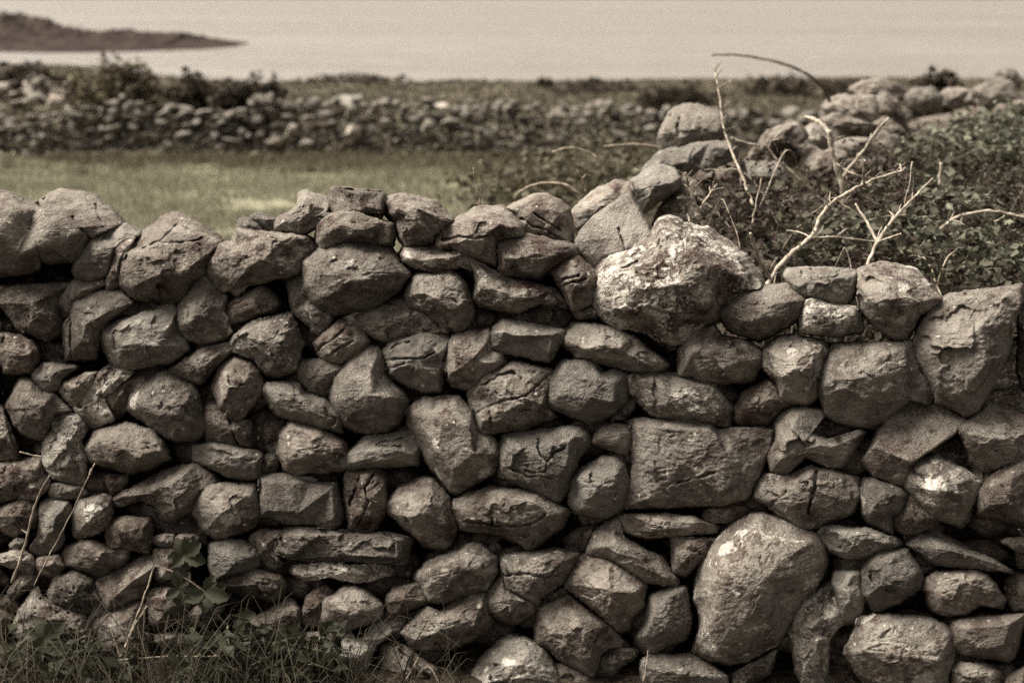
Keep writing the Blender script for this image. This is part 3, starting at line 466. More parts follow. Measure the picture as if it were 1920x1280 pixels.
N("small flat stone touching the square block's upper left corner","1110,830 1115,812 1130,800 1150,794 1170,795 1183,800 1188,815 1187,825 1180,845 1175,854 1160,852 1140,842 1120,835","1135,818,20 1165,812,22 1165,840,18",t=1.05,r=4,ch=.5)
N("rounded pale stone tucked against the square block's side","1068,920 1070,900 1090,880 1110,865 1130,856 1155,856 1170,868 1180,890 1182,905 1175,935 1170,950 1160,960 1130,970 1100,965 1078,958 1068,945","1090,895,36 1135,880,42 1158,885,38 1110,930,46 1150,930,40 1100,953,26",t=1.1,r=8)
N("large square block with a flat pocked face","1182,795 1190,785 1220,786 1280,790 1335,793 1345,806 1370,803 1400,801 1435,801 1452,806 1448,825 1440,850 1425,875 1412,905 1400,932 1380,942 1350,946 1300,946 1250,949 1200,955 1170,952 1168,945 1175,920 1185,895 1188,870 1188,840 1185,815","1198,800,26 1330,806,30 1342,816,30 1362,850,32 1352,925,32 1220,932,26 1210,860,30 1280,870,36 1390,880,18 1425,818,0",t=1.0,r=5,g=1.0,ch=.5,k="boulder",c="1270,905 1300,898 1340,885",cuts=0)
N("contorted stone with a curved arm reaching under the angular block","1440,855 1445,840 1453,825 1455,808 1455,790 1465,775 1490,766 1520,766 1540,772 1545,780 1530,788 1522,798 1522,812 1540,822 1560,829 1580,823 1600,812 1612,806 1620,810 1613,825 1600,840 1585,860 1575,875 1560,877 1545,872 1525,862 1510,855 1495,868 1480,885 1465,890 1445,882","1480,780,8 1472,815,32 1500,830,37 1492,800,15 1550,845,36 1590,830,20 1465,860,32 1510,848,36",t=1.0,l=.25,r=6,ctr=(1500,838))
N("stone filling the hollow of the contorted stone, coloured dark as its shade","1520,800 1545,782 1570,788 1600,798 1612,808 1580,826 1555,830 1530,820","1565,808,10",t=.5,d=50,r=6)  # low tone paints the shade of the hollow
N("lichened block split by one deep vertical slot","1415,930 1418,905 1435,887 1460,893 1485,890 1500,882 1515,874 1535,874 1545,881 1570,883 1595,891 1610,900 1613,925 1605,945 1595,960 1570,970 1545,983 1520,990 1500,988 1480,972 1465,960 1440,950 1425,942","1450,905,26 1480,910,36 1520,895,36 1515,960,40 1538,900,38 1547,890,30 1540,960,30 1590,920,18 1470,945,30",c="1531,882 1527,920 1515,962;1529,884 1525,920 1513,960;1533,884 1528,925 1516,960;1440,950 1460,935 1475,920",t=1.1,l=.65,r=7)
N("pale smooth faced block speckled with white flecks, under the pointed slab","1620,850 1632,835,20 1645,805,2 1660,780,-16 1680,760,-31 1700,747,-41 1712,743,-44 1735,750,-39 1755,756,-34 1780,770,-24 1805,778,-18 1812,785,-13 1800,800,-2 1790,812,7 1765,828,19 1735,850,34 1715,865,42 1702,885,20 1700,905 1690,910 1665,900 1640,890 1625,875 1618,862","1640,837,28 1670,850,37 1704,864,44 1700,800,-1 1760,790,-9 1700,830,21",t=1.3,l=.25,r=4,g=.5,ch=.2,k="boulder",cuts=0)
N("stone filling the hollow beneath the speckled smooth block, coloured dark as its shade","1735,852 1765,830 1790,815 1815,830 1820,860 1825,885 1790,880 1760,862","1785,850,12",t=.5,d=50,r=6)  # low tone stands in for shade under the block
N("ridged stone with a pale sloping top at the frame edge","1797,800 1805,792 1820,785,-10 1840,770,-25 1850,753,-35 1860,755,-35 1880,765,-30 1897,770,-30 1915,775,-30 1945,780,-30 1945,860 1910,865 1885,870 1860,885 1845,888 1825,880 1815,870 1818,850 1810,830 1800,812","1810,808,20 1850,812,32 1890,830,33 1920,838,32 1860,785,8 1850,850,14 1900,850,14",t=1.1,r=6)
N("sliver of smooth stone at the frame edge above the ridged pale stone","1897,768 1910,758 1945,748 1945,780 1915,776","1925,766,10",t=.95,d=35,r=5)
N("oval stone dotted with round lichen spots near the frame edge","1690,895 1695,880 1710,865 1735,855 1757,855 1780,865 1800,875 1825,890 1840,905 1838,920 1830,940 1820,955 1812,972 1800,985 1780,980 1755,970 1735,955 1715,935 1700,915","1710,885,26 1760,872,30 1810,900,32 1750,920,50 1790,940,42 1720,910,36",t=1.1,l=.7,r=9)
N("smooth grey boulder cut by the frame, beside the oval spotted stone","1828,940 1832,920 1845,905 1860,890 1880,880 1900,868 1920,858 1950,855 1950,990 1910,985 1880,978 1850,972 1832,965","1860,910,36 1900,890,36 1890,950,46 1850,950,36",t=.85,r=9,g=.6,ch=.4)
N("stone with two round white lichen spots under the speckled smooth block","1615,940 1615,915 1620,898 1640,898 1660,906 1690,916 1702,930 1700,945 1690,960 1674,966 1671,985 1673,999 1650,990 1630,978 1618,965","1640,915,30 1675,927,32 1650,955,36",t=.9,l=.55,r=8)
N("dark furrowed stone beneath the oval spotted stone","1673,970 1690,960 1702,945 1707,928 1722,942 1742,960 1757,977 1752,987 1735,992 1715,1002 1695,1000 1675,987","1705,965,24 1725,980,18",t=.75,r=6)
# lower courses
N("wide stone with a long wavy crack, under the tall leaning slab","845,955 850,940 870,928 900,917 925,912 955,913 985,918 1010,925 1030,940 1050,950 1063,958 1060,975 1050,988 1030,998 1010,1015 995,1030 970,1018 940,1002 915,998 890,1000 865,992 852,975","870,945,32 930,930,40 1000,940,40 880,975,38 950,985,44 1000,985,38 1035,965,30 960,960,44",c="870,980 900,980 925,985 980,986 1005,980 1022,962;920,958 924,984",t=1.08,r=8,l=.15)
N("thin pale slab lying under the square block","1158,985 1160,970 1170,964 1200,963 1250,964 1300,970 1330,980 1345,990 1340,998 1310,1000 1280,1002 1250,1000 1215,1006 1190,1005 1170,998","1175,977,20 1230,977,26 1300,985,18 1220,995,24",t=1.05,r=5)
N("beak shaped stone with a pointed tip, under the thin pale slab","1103,1035 1108,1018 1115,1000 1125,990 1150,971 1158,969 1155,985 1157,1000 1180,1010,-15 1210,1025,-20 1240,1045,-15 1260,1070 1270,1085 1268,1097 1240,1095 1210,1090 1190,1080 1170,1062 1150,1050 1125,1048 1110,1040","1130,1010,26 1160,1030,34 1200,1045,30 1200,1065,42 1240,1072,30 1255,1087,18 1145,985,10",t=1.1,r=5)
N("square shouldered stone with a dark pit in its top corner","1060,1098 1068,1080 1080,1060 1088,1040 1105,1036 1120,1046 1150,1055 1170,1066 1195,1085 1210,1095 1213,1110 1205,1135 1195,1145 1183,1160 1180,1178 1160,1182 1145,1165 1120,1145 1100,1130 1080,1112","1088,1065,26 1100,1085,36 1130,1075,40 1150,1110,50 1188,1110,36 1162,1165,30 1112,1062,10",t=.92,r=6)
N("pale lumpy stone with a horizontal crease, under the wide wavy cracked stone","942,1045 950,1038 980,1037 1010,1031 1040,1031 1070,1033 1083,1039 1075,1060 1065,1075 1058,1090 1045,1100 1025,1110 1013,1120 1008,1133 995,1128 980,1115 960,1108 948,1105 943,1085 941,1065","960,1055,28 1010,1050,33 1050,1055,30 960,1085,32 1010,1090,40 1000,1118,30",c="944,1077 990,1077 1020,1081 1046,1078",t=1.12,l=.5,r=7)
N("small dark stone under the creased pale lumpy stone","1013,1122 1030,1110 1050,1100 1060,1100 1072,1109 1052,1120 1032,1127","1045,1112,10",t=.65,d=20,r=4)
N("rounded stone peeking out below the creased pale lumpy stone","908,1125 912,1110 925,1092 940,1080 948,1102 965,1110 985,1120 1000,1132 1004,1147 990,1160 970,1168 945,1165 925,1155 912,1145","935,1110,26 970,1130,34 955,1153,28",r=8)
N("tiny rounded stone deep under the wide wavy cracked stone","912,1025 920,1017 935,1018 942,1030 932,1043 917,1041","927,1029,10",t=.6,d=30,r=5)
N("faceted stone with rusty lichen low on its front, beside the long bar","780,1080 785,1070 800,1055 825,1047 850,1035 870,1022 885,1018 900,1020 912,1028 930,1045 932,1070 925,1090 912,1105 885,1110 865,1117 845,1128 825,1132 805,1128 795,1110 785,1095","810,1065,32 870,1045,38 878,1068,40 830,1090,46 870,1100,32 812,1113,30",l=.3,r=8)
N("small dark stone below the faceted lichened stone","725,1130 728,1115 740,1102 760,1097 785,1092 793,1110 803,1128 785,1138 765,1142 745,1152 730,1148","755,1115,24 770,1125,22",t=.7,r=7)
N("round pale stone near the grass tips, under the ragged white slab","600,1140 605,1128 625,1112 645,1102 665,1100 685,1108 705,1120 718,1135 712,1155 700,1165 680,1172 660,1178 635,1184 612,1178 602,1160","620,1130,26 660,1120,32 640,1160,42 690,1145,28",t=1.05,r=9)
N("dark upright stone beside the round pale stone near the grass","563,1160 570,1140 575,1120 590,1105 610,1098 625,1108 607,1125 600,1145 602,1165 605,1174 580,1177 568,1174","590,1135,20",t=.65,r=6,d=12)
N("wedge with a bright sloped top rising from the grass","467,1165 490,1155,-10 515,1140,-15 545,1120,-20 552,1125 560,1140 565,1165 565,1182 540,1187 510,1187 490,1180","508,1160,14 514,1177,20 535,1147,12",t=1.0,r=4)
N("thin ragged white crusted slab under the long bar","550,1072 553,1062 575,1058 620,1057 660,1060 700,1059 730,1061 755,1063 767,1070 745,1076 715,1079 700,1086 670,1090 645,1088 625,1079 600,1081 575,1086 560,1081","580,1070,15 650,1072,18 710,1068,14",t=1.25,l=.85,r=4,g=1.6)
N("long straight bar of stone with a squared right end","512,1035 515,1020 525,1008 533,994 550,989 580,989 600,991 640,999 690,1001 735,1001 765,1004 768,1010 760,1025 760,1045 758,1055 735,1057 700,1055 665,1053 630,1050 590,1048 555,1048 525,1043","540,1004,24 600,1003,28 742,1011,28 745,1045,28 550,1038,25 650,1040,30",t=.95,r=5,g=1.1,cuts=0)
N("rounded stub projecting at the end of the long bar","469,1015 472,1005 490,994 515,991 530,995 520,1010 510,1030 524,1045 530,1055 515,1067 500,1063 490,1055 478,1035","495,1012,24 500,1042,22",t=1.05,r=6,d=8)
N("boat shaped stone with a scooped top and pale flecks","752,1185 757,1175 765,1165 785,1145 800,1135 815,1140 825,1148 850,1130 875,1114 895,1109 908,1110 912,1125 918,1145 922,1160 915,1175 900,1185 880,1200 850,1212 820,1217 800,1217 775,1208 760,1198","785,1160,26 825,1162,32 880,1130,32 900,1132,34 840,1185,42 890,1170,36 780,1190,30",t=1.05,l=.35,r=7)
N("jagged pale stone with a forked top above the grass","620,1208 630,1203 645,1205 645,1190 655,1182 665,1198 680,1200 695,1180 705,1166 720,1164 730,1171 735,1182 720,1200 703,1207 692,1225 687,1250 675,1260 655,1253 645,1245 630,1235 623,1220","645,1220,22 675,1225,26 705,1188,16 660,1245,20",t=1.2,l=.85,r=5,g=1.3,ctr=(665,1218))
N("dark stone behind the fork of the jagged pale stone","715,1160 740,1152 765,1155 757,1172 752,1190 737,1202 725,1195","740,1175,14",t=.6,d=25,r=5)
N("angular stone with a sloping cracked ridge at the bottom of the wall","714,1207 735,1205,-10 755,1207,-15 775,1225,-10 800,1240 820,1255 830,1270 842,1300 780,1300 760,1277 735,1262 715,1245","735,1215,14 780,1245,26 812,1280,26 740,1245,24",c="740,1212 775,1240 805,1270",t=.85,r=4)
N("small pale stone at the bottom edge under the angular ridged stone","722,1295 735,1272 755,1268 767,1276 775,1300 722,1300","747,1285,12",t=1.1,l=.4,r=5)
N("pale fibrous boulder sloping at the bottom edge of the frame","860,1300 885,1265 905,1235 925,1215 940,1200 960,1193 985,1196 1005,1206 1020,1217 1035,1240 1045,1260 1057,1300","920,1235,18 960,1222,26 985,1260,40 930,1275,36",t=1.15,l=.7,r=8,g=1.2,k="boulder")
N("broad diamond shaped stone with a broken dark corner at the bottom","1002,1185 1005,1165 1007,1140 1012,1134 1040,1129 1055,1117 1065,1117 1080,1125 1100,1145 1125,1165 1150,1180 1172,1200 1178,1210 1160,1215 1140,1213 1125,1225 1118,1240 1113,1270 1095,1260 1070,1248 1050,1235 1035,1220 1020,1208 1005,1205","1030,1150,30 1070,1140,22 1050,1165,42 1100,1180,44 1080,1220,42 1140,1200,24 1108,1232,30",t=1.0,r=6)
N("dark stone behind the broken corner of the diamond shaped stone","1115,1272 1120,1240 1128,1226 1142,1214 1175,1213 1197,1217 1190,1232 1167,1247 1152,1262 1140,1277","1150,1238,16",t=.55,d=20,r=6)
N("rough dark stone at the bottom edge under the diamond shaped stone","1034,1243 1055,1242 1080,1254 1107,1268 1120,1300 1055,1300","1080,1278,18",t=.7,d=10,r=6)
N("twisted tongue shaped stone with one white lichen dab","1192,1195 1198,1180 1210,1165 1213,1130 1218,1118 1240,1106 1265,1099 1285,1101 1290,1130 1295,1160 1290,1185 1280,1197 1260,1205 1240,1218 1222,1222 1205,1210","1225,1130,20 1255,1122,30 1226,1165,40 1210,1190,28 1260,1180,36 1240,1203,28",t=1.0,l=.25,r=8,ch=.6)
N("small triangular stone beside the giant spotted boulder's upper edge","1258,1060 1258,1040 1260,1006 1275,1004 1295,1011 1320,1009 1340,1011 1350,1018 1332,1035 1312,1050 1297,1065 1285,1077 1262,1073","1272,1025,22 1310,1022,20 1280,1055,22",t=.95,r=5)
N("giant smooth boulder with white lichen spots on its lower half","1302,1120 1305,1095 1310,1070 1320,1045 1335,1020 1355,1000 1380,980 1408,964 1430,963 1455,970 1470,975 1490,985 1515,995 1535,1003 1545,1020 1548,1050 1540,1080 1525,1105 1505,1130 1490,1155 1475,1180 1455,1205 1430,1220 1405,1235 1370,1242 1340,1238 1315,1230 1302,1218 1308,1190 1315,1165 1310,1140","1340,1050,55 1410,1000,48 1400,1060,85 1350,1095,85 1430,1085,88 1490,1030,52 1505,1080,45 1340,1160,70 1400,1160,84 1450,1150,60 1350,1218,45 1420,1205,45",t=1.1,l=.6,r=14,g=.8,ch=.35,k="boulder",cuts=0)
N("dark lens shaped stone with a rough streaked face","1535,1000 1540,989 1555,986 1600,989 1635,993 1660,1003 1680,1010 1687,1020 1665,1030 1640,1035 1620,1043 1595,1045 1570,1040 1555,1030 1545,1018","1560,1002,24 1620,1007,30 1590,1030,28 1660,1018,15",t=.9,l=.3,r=6,g=1.4)
N("thin curved slab with a bright upper edge and dark face","1702,1020 1708,1005,-10 1720,998,-20 1745,1003,-20 1765,1015,-20 1800,1028,-20 1830,1035,-15 1860,1048,-10 1885,1062 1892,1070 1870,1071 1845,1066 1815,1066 1785,1063 1755,1058 1725,1040 1705,1025","1715,1016,18 1760,1025,24 1820,1043,24 1870,1060,12 1780,1050,8",t=.9,r=3)
N("shadowy stone resting on the thin curved slab","1718,1000 1745,988 1772,998 1802,1015 1835,1035 1790,1030 1750,1010","1775,1012,10",t=.65,d=30,r=5)
N("rounded stone with a slanting right face, beside the thin curved slab","1611,1090 1615,1070 1630,1046 1650,1031 1665,1028 1680,1033 1700,1031 1712,1046 1728,1070 1731,1085 1728,1098 1710,1110 1690,1125 1660,1140 1640,1148 1625,1130 1615,1110","1640,1055,32 1690,1050,34 1660,1090,48 1710,1078,32 1640,1128,30 1698,1105,30",t=1.0,r=8)
N("broken stone with a pale upper slab over a dark jagged base","1728,1100 1735,1085 1755,1073 1790,1071 1830,1070 1850,1080 1870,1102 1882,1122 1875,1138 1855,1135 1835,1132 1815,1146 1785,1152 1755,1146 1742,1132 1745,1118 1740,1106","1750,1087,20 1800,1085,26 1830,1092,30 1785,1110,32 1840,1122,22 1800,1126,8",t=1.12,l=.3,r=4)
N("twisted stone blotched with white lichen beside the giant boulder","1480,1180 1485,1160 1500,1135 1525,1115 1545,1100 1562,1088 1572,1120 1576,1142 1580,1168 1570,1180 1555,1195 1550,1230 1552,1280 1547,1300 1515,1300 1495,1260 1485,1220","1520,1145,36 1555,1115,22 1530,1200,46 1510,1180,42 1525,1255,36",t=1.0,l=1.0,r=8)
N("ridged post like stone leaning on the twisted lichened stone","1560,1090 1565,1073 1590,1071 1612,1073 1613,1100 1622,1120 1612,1150 1600,1166 1580,1168 1576,1142 1571,1120","1580,1085,15 1592,1110,28 1590,1145,24",t=.85,r=5)
N("wide rough boulder at the bottom edge under the rounded stone with a slanting face","1582,1225 1590,1205 1600,1185 1610,1168 1614,1156 1640,1151 1680,1153 1730,1156 1770,1170 1785,1185 1790,1215 1788,1240 1780,1265 1772,1300 1640,1300 1620,1267 1600,1252 1588,1240","1620,1172,24 1700,1177,32 1750,1195,32 1620,1220,42 1700,1230,50 1760,1240,36 1660,1278,36",t=.95,l=.5,r=9,k="boulder")
N("smooth dark oblong stone at the corner of the frame","1783,1178 1786,1166 1800,1159 1840,1153 1890,1151 1922,1151 1918,1180 1905,1205 1900,1230 1890,1238 1860,1232 1825,1230 1800,1225 1787,1215","1805,1177,26 1890,1172,26 1880,1218,26 1812,1213,26",t=.72,r=6,g=.6,ch=.3)
N("white crusted stone below the smooth dark oblong","1785,1252 1800,1241 1830,1245 1860,1245 1877,1262 1862,1300 1785,1300","1825,1270,20",t=.85,l=.7,r=6)
N("stone filling the very corner below the smooth dark oblong","1877,1300 1890,1267 1920,1250 1945,1246 1945,1300","1915,1280,18",t=.75,r=7)
N("dark tapering stone below the giant smooth boulder","1362,1300 1375,1262 1400,1248 1430,1233 1457,1215 1454,1236 1442,1262 1412,1282 1392,1300","1410,1262,18",t=.65,r=6,l=.25,d=15)
N("lichen marbled stone at the bottom edge under the tongue shaped stone","1205,1300 1203,1257 1205,1237 1225,1227 1260,1225 1300,1228 1317,1243 1342,1252 1364,1268 1362,1300","1240,1255,24 1300,1265,24",t=.85,l=.6,r=8)
N("thin pale edged stone at the frame edge beyond the curved slab","1878,1015 1890,1008 1945,1007 1945,1042 1905,1030 1890,1022","1915,1018,12",t=1.0,d=10,r=4)
N("stone filling the deep gap at the frame edge, coloured black as its shade","1885,1085 1910,1075 1950,1080 1950,1150 1900,1145 1885,1120","1920,1110,15",t=.5,d=50,r=7)  # fills a deep gap; its blackness is shade put into the tone
N("dark flat stone under the square block's lower right edge","1318,974 1325,954 1360,952 1395,948 1404,955 1397,966 1370,977 1335,980","1360,965,12",t=.65,d=22,r=5)
N("half buried rounded stone among dry stalks at the bottom edge","203,1305 215,1267 240,1251 275,1243 300,1250 325,1266 345,1287 345,1305","250,1268,22 290,1272,25",t=.95,l=.2,r=8,g=1.2)
N("low stone behind the horizontal dry stick","128,1252 150,1236 175,1222 195,1225 212,1242 195,1254 160,1264","170,1242,16",t=.8,r=6)
N("flat light stone under the lumpy grey stone, half in leaves","281,1205 290,1190 320,1184 345,1186 358,1195 346,1208 320,1213 300,1212","318,1197,15",t=1.0,r=5)
N("slanting dark stone rising out of the grass blades","588,1275 598,1228 612,1206 622,1209 626,1232 618,1275","608,1240,14",t=.7,r=5,d=8)
N("flat dark stone under the round pale stone, among grass tips","548,1196 565,1186 600,1184 645,1190 632,1203 600,1207 575,1202","600,1195,12",t=.65,r=5,d=8)
# ---------------------------------------------------------------- the wall running away to the right
def W(label, Y, out, inn, c="", **kw):
    s = Y / 2667.0; n = np.array((.30, 1.0, -.1))
    o = parse(out); cx = sum(p[0] for p in o) / len(o); cy = sum(p[1] for p in o) / len(o)
    cc = at(cx, cy, Y) @ n
    return stone(label, out, inn, lambda x, y, h: on_wall(x, y, h, n, cc, s), "stones of the wall running away from the near wall", crack=c, depth=100, spacing=3.0, **{"r": 5, "g": 1.2, "cuts": 5, **kw})
W("pale low stone at the start of the receding wall, behind the tilted block",3.75,"1070,402 1085,385 1100,370 1120,355,-20 1140,347,-30 1160,341,-30 1180,345,-30 1185,365 1170,385 1150,400 1110,425 1090,440 1075,425","1100,390,25 1140,370,25 1130,400,30",t=1.1,ch=.5)
W("large stone with a bright rounded back and shaded front on the receding wall",4.0,"1175,350 1195,330,-20 1210,320,-30 1235,313,-30 1260,318,-30 1272,335 1266,355 1245,370 1225,384 1205,398 1190,385","1190,362,20 1215,346,28 1250,350,30 1225,365,26",t=1.05,r=6)
W("great grey leaning slab crossed by a pale dead stick",4.0,"1225,420 1245,380 1265,352,-10 1285,335,-20 1305,345,-20 1320,365,-10 1335,400 1348,435 1350,465 1310,450 1285,440 1250,430","1285,370,25 1270,420,30 1320,420,30",t=.8,g=.6,ch=.4,d=8)
W("jagged flat stone under the topmost rounded stone of the receding wall",4.6,"1208,322 1225,303 1240,285,-20 1265,280,-30 1300,276,-30 1330,268,-30 1360,270,-30 1378,285 1370,297 1345,307 1325,320 1310,314 1288,329 1270,318 1262,330 1240,330","1245,302,20 1290,298,25 1340,285,22 1265,308,22",t=1.1,r=5)
W("dark stone in the shadow under the jagged flat stone",4.9,"1285,330 1310,315 1345,308 1390,305 1400,340 1380,370 1340,370 1310,355","1340,335,20",t=.6,d=15)
W("topmost rounded stone of the receding wall, dark underneath",5.0,"1237,265 1240,245 1250,225,-15 1265,207,-25 1280,200,-30 1310,201,-30 1335,207,-30 1350,215,-20 1358,232 1357,252 1345,258 1335,268 1305,272 1275,284 1255,282 1240,280","1262,235,22 1290,222,20 1330,225,22 1295,250,34 1340,243,30 1265,265,25",t=1.15,l=.2,r=7,c="1275,222 1270,240 1272,255")
W("squarish pale chip among the dead stems on the receding wall",4.7,"1383,352 1400,349 1428,351 1438,375 1425,394 1400,387 1388,372","1412,368,15",t=1.3,l=.3)
W("wide grey stone behind the pale chip and dead stems",5.2,"1385,318 1405,305 1440,303 1470,308 1482,340 1472,362 1440,372 1420,350 1395,338","1430,325,26 1455,340,24",t=.95,ch=.5)
W("hump backed stone behind the curved dead twig",5.6,"1395,308 1425,275 1440,248,-10 1460,237,-20 1485,230,-20 1502,240 1510,256 1497,268 1472,264 1455,270 1445,282 1430,300 1410,308","1450,255,20 1480,250,22 1430,285,18",t=1.0,l=.2)
W("dark stone with a shadowed face under the hump backed stone",5.8,"1440,300 1447,270 1475,265 1510,270 1532,285 1527,302 1500,314 1450,308","1490,288,20",t=.6,ch=.5)
W("pale rounded stone just left of the thick dead stem's top",5.9,"1503,262 1508,245 1522,234 1545,234 1557,255 1552,277 1530,287 1512,275","1530,258,20",t=1.2,l=.3)
W("broad high stone on the skyline of the receding wall",7.2,"1546,202 1555,188,-10 1580,181,-15 1610,179,-15 1635,183,-10 1642,200 1641,230 1620,242 1590,228 1560,217","1570,200,16 1620,200,16 1610,220,20",t=1.0,l=.2)
W("dark stone in shadow under the broad skyline stone",6.9,"1555,240 1575,225 1605,228 1632,240 1642,266 1620,282 1590,272 1565,258","1600,252,16",t=.65)
W("light squarish stone right of the thick dead stem",6.3,"1568,268 1580,262 1602,260 1628,264 1626,290 1606,300 1578,294","1598,278,16",t=1.1)
W("upright stone leaning over the leafy hedge",7.8,"1640,187 1660,175 1682,188 1692,225 1702,242 1680,238 1660,217 1645,212","1668,205,14",t=.9)
W("dark mossy stone beside the leafy hedge",6.6,"1638,266 1655,245 1682,258 1694,285 1682,307 1660,312 1642,294","1665,278,16",t=.55)
W("low flat stone on the far skyline of the receding wall",8.4,"1598,168 1620,155 1650,150 1682,158 1703,174 1690,186 1650,184 1615,184","1650,166,12",t=.9)
W("pale stone between the skyline stones and the hedge",8.2,"1700,180 1715,168 1745,166 1765,180 1762,205 1730,210 1706,200","1732,184,12",t=1.0)
W("large rounded stone near the far end of the receding wall",8.6,"1815,190 1830,167 1850,156 1872,151 1895,156 1912,180 1922,205 1900,217 1870,207 1840,196","1870,178,18",t=.9)
W("domed cap stone at the highest far end of the receding wall",9.6,"1860,152 1868,138 1885,130 1902,133 1914,150 1910,164 1880,162","1887,146,10",t=.8)
W("dark stone at the frame edge below the domed cap stone",8.0,"1868,205 1890,192 1920,190 1950,200 1950,232 1910,234 1880,226","1910,210,12",t=.6)
W("small stone on the skyline between broad stones and rounded stone",8.9,"1760,182 1775,170 1800,166 1822,174 1826,196 1795,202 1768,198","1795,182,10",t=.85)
W("stone low in the receding wall between dead stems",5.4,"1530,292 1560,282 1585,292 1590,325 1570,345 1540,340 1522,318","1555,312,18",t=.75)

W("slanted slab between the broad skyline stone and the leafy hedge",7.0,"1640,232 1660,222 1690,240 1702,262 1680,270 1650,254","1670,245,14",t=.85)
W("tilted pale slab below the pale rounded stone beside the thick dead stem",5.6,"1508,290 1535,284 1562,300 1550,330 1520,336 1500,318","1530,308,16",t=1.05)
W("flat bright topped stone just under the broad skyline stone",6.7,"1543,224 1565,214 1600,222 1640,236 1625,248 1590,243 1556,238","1590,230,14",t=1.1)
W("grey block low behind the thick dead stem",5.8,"1575,302 1605,300 1637,300 1642,327 1612,347 1580,337","1608,320,18",t=.8)
W("broken slab beneath the dark mossy stone beside the hedge",6.0,"1642,314 1665,316 1692,310 1706,337 1682,354 1646,347","1672,332,16",t=.7)
W("angular stone between the great leaning slab and the wide grey stone",4.6,"1335,352 1370,338 1392,352 1402,397 1377,422 1345,414","1368,376,22",t=.75)

# small stones packed behind the faces
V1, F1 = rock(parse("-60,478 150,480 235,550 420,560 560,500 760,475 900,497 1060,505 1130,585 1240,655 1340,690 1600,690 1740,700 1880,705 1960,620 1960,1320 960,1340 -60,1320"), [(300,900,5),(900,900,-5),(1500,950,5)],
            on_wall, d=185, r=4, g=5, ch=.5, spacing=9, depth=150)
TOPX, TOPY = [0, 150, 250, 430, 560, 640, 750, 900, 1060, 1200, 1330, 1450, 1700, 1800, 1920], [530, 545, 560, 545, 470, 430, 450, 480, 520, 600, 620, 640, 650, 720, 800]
o = put("rubble_fill", V1, F1, MAT_ROCK); o["tone"] = .3; o["lichen"] = 0.0  # tone set very low: shade of the gaps put into the colour
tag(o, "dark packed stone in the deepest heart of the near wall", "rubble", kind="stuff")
bits = []
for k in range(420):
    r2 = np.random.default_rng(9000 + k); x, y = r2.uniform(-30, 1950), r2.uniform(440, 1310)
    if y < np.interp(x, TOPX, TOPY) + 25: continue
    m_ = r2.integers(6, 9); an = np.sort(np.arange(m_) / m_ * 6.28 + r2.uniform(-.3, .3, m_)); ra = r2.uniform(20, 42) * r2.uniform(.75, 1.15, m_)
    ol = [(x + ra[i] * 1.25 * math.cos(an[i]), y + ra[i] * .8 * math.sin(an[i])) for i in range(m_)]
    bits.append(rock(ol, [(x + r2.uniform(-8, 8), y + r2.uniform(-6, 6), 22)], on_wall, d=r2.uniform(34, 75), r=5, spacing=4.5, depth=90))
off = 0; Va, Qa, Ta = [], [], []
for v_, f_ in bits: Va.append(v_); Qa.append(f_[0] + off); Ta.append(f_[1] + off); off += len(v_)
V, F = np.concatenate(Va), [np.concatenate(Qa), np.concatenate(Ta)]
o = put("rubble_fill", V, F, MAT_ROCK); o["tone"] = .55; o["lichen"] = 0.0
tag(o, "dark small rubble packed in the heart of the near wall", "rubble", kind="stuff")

# the wall goes on past both sides of the frame
Va, Qa, Ta, off = [], [], [], 0
for x0, x1, y0 in ((2010, 2560, 600), (-640, -130, 430)):
    y = 1330.0
    while y > y0:
        hgt = rng.uniform(85, 125); x = x0 + rng.uniform(-30, 10)
        while x < x1:
            w = rng.uniform(95, 190); m_ = rng.integers(6, 10); an = np.arange(m_) / m_ * 6.28 + rng.uniform(-.25, .25, m_); ra = rng.uniform(.43, .56, m_) * 1.3
            ol = [(x + w / 2 + ra[i] * w * math.cos(an[i]), y - hgt / 2 + ra[i] * hgt * math.sin(an[i])) for i in range(m_)]
            v_, f_ = rock(ol, [(x + w * rng.uniform(.35, .65), y - hgt * rng.uniform(.35, .65), 34), (x + w * .3, y - hgt * .6, 28)], on_wall, r=7, spacing=5)
            Va.append(v_); Qa.append(f_[0] + off); Ta.append(f_[1] + off); off += len(v_); x += w
        y -= hgt * .86
o = put("wall_stones", np.concatenate(Va), [np.concatenate(Qa), np.concatenate(Ta)], MAT_ROCK); o["tone"] = .95; o["lichen"] = .2
tag(o, "stones of the near wall where it runs on past the frame", "stones", kind="stuff")

# ---------------------------------------------------------------- the ground, sea and headland
def coast(x): return 58 + 4 * np.sin(x * .11) + 24 * (1 / (1 + np.exp((x + 16) / 3.5))) - 14 * (1 / (1 + np.exp((x + 60) / 6)))
def ground(x, y):
    x = np.asarray(x, float); y = np.asarray(y, float)
    b = np.interp(y, [-8, 4, 24, 60, 100], [0.0, 0.0, -1.0, -1.66, -2.05])
    foot = np.exp(-((y - 2.9) / 1.3) ** 2); b = b + foot * (.03 + .055 * np.clip(x + .9, -1, 3))
    q = np.stack([x.ravel() / 2.6, y.ravel() / 2.6, np.zeros(x.size)], 1)
    b = b + (.05 * fbm(q, 3) * np.interp(y.ravel(), [0, 4, 10], [.15, .3, 1])).reshape(x.shape)
    e = coast(x) - y
    return b - 3.0 * (1 / (1 + np.exp(np.clip(e * 2.2 + 1.0, -40, 40))))
xs = np.concatenate([np.linspace(-90, -12, 60), np.linspace(-11.5, 11.5, 93), np.linspace(12, 90, 60)])
ys = np.concatenate([np.linspace(-8, 8, 49), np.linspace(8.5, 30, 44), np.linspace(31, 115, 120)])
X, Y = np.meshgrid(xs, ys); Z = ground(X, Y); nx, ny = len(xs), len(ys)
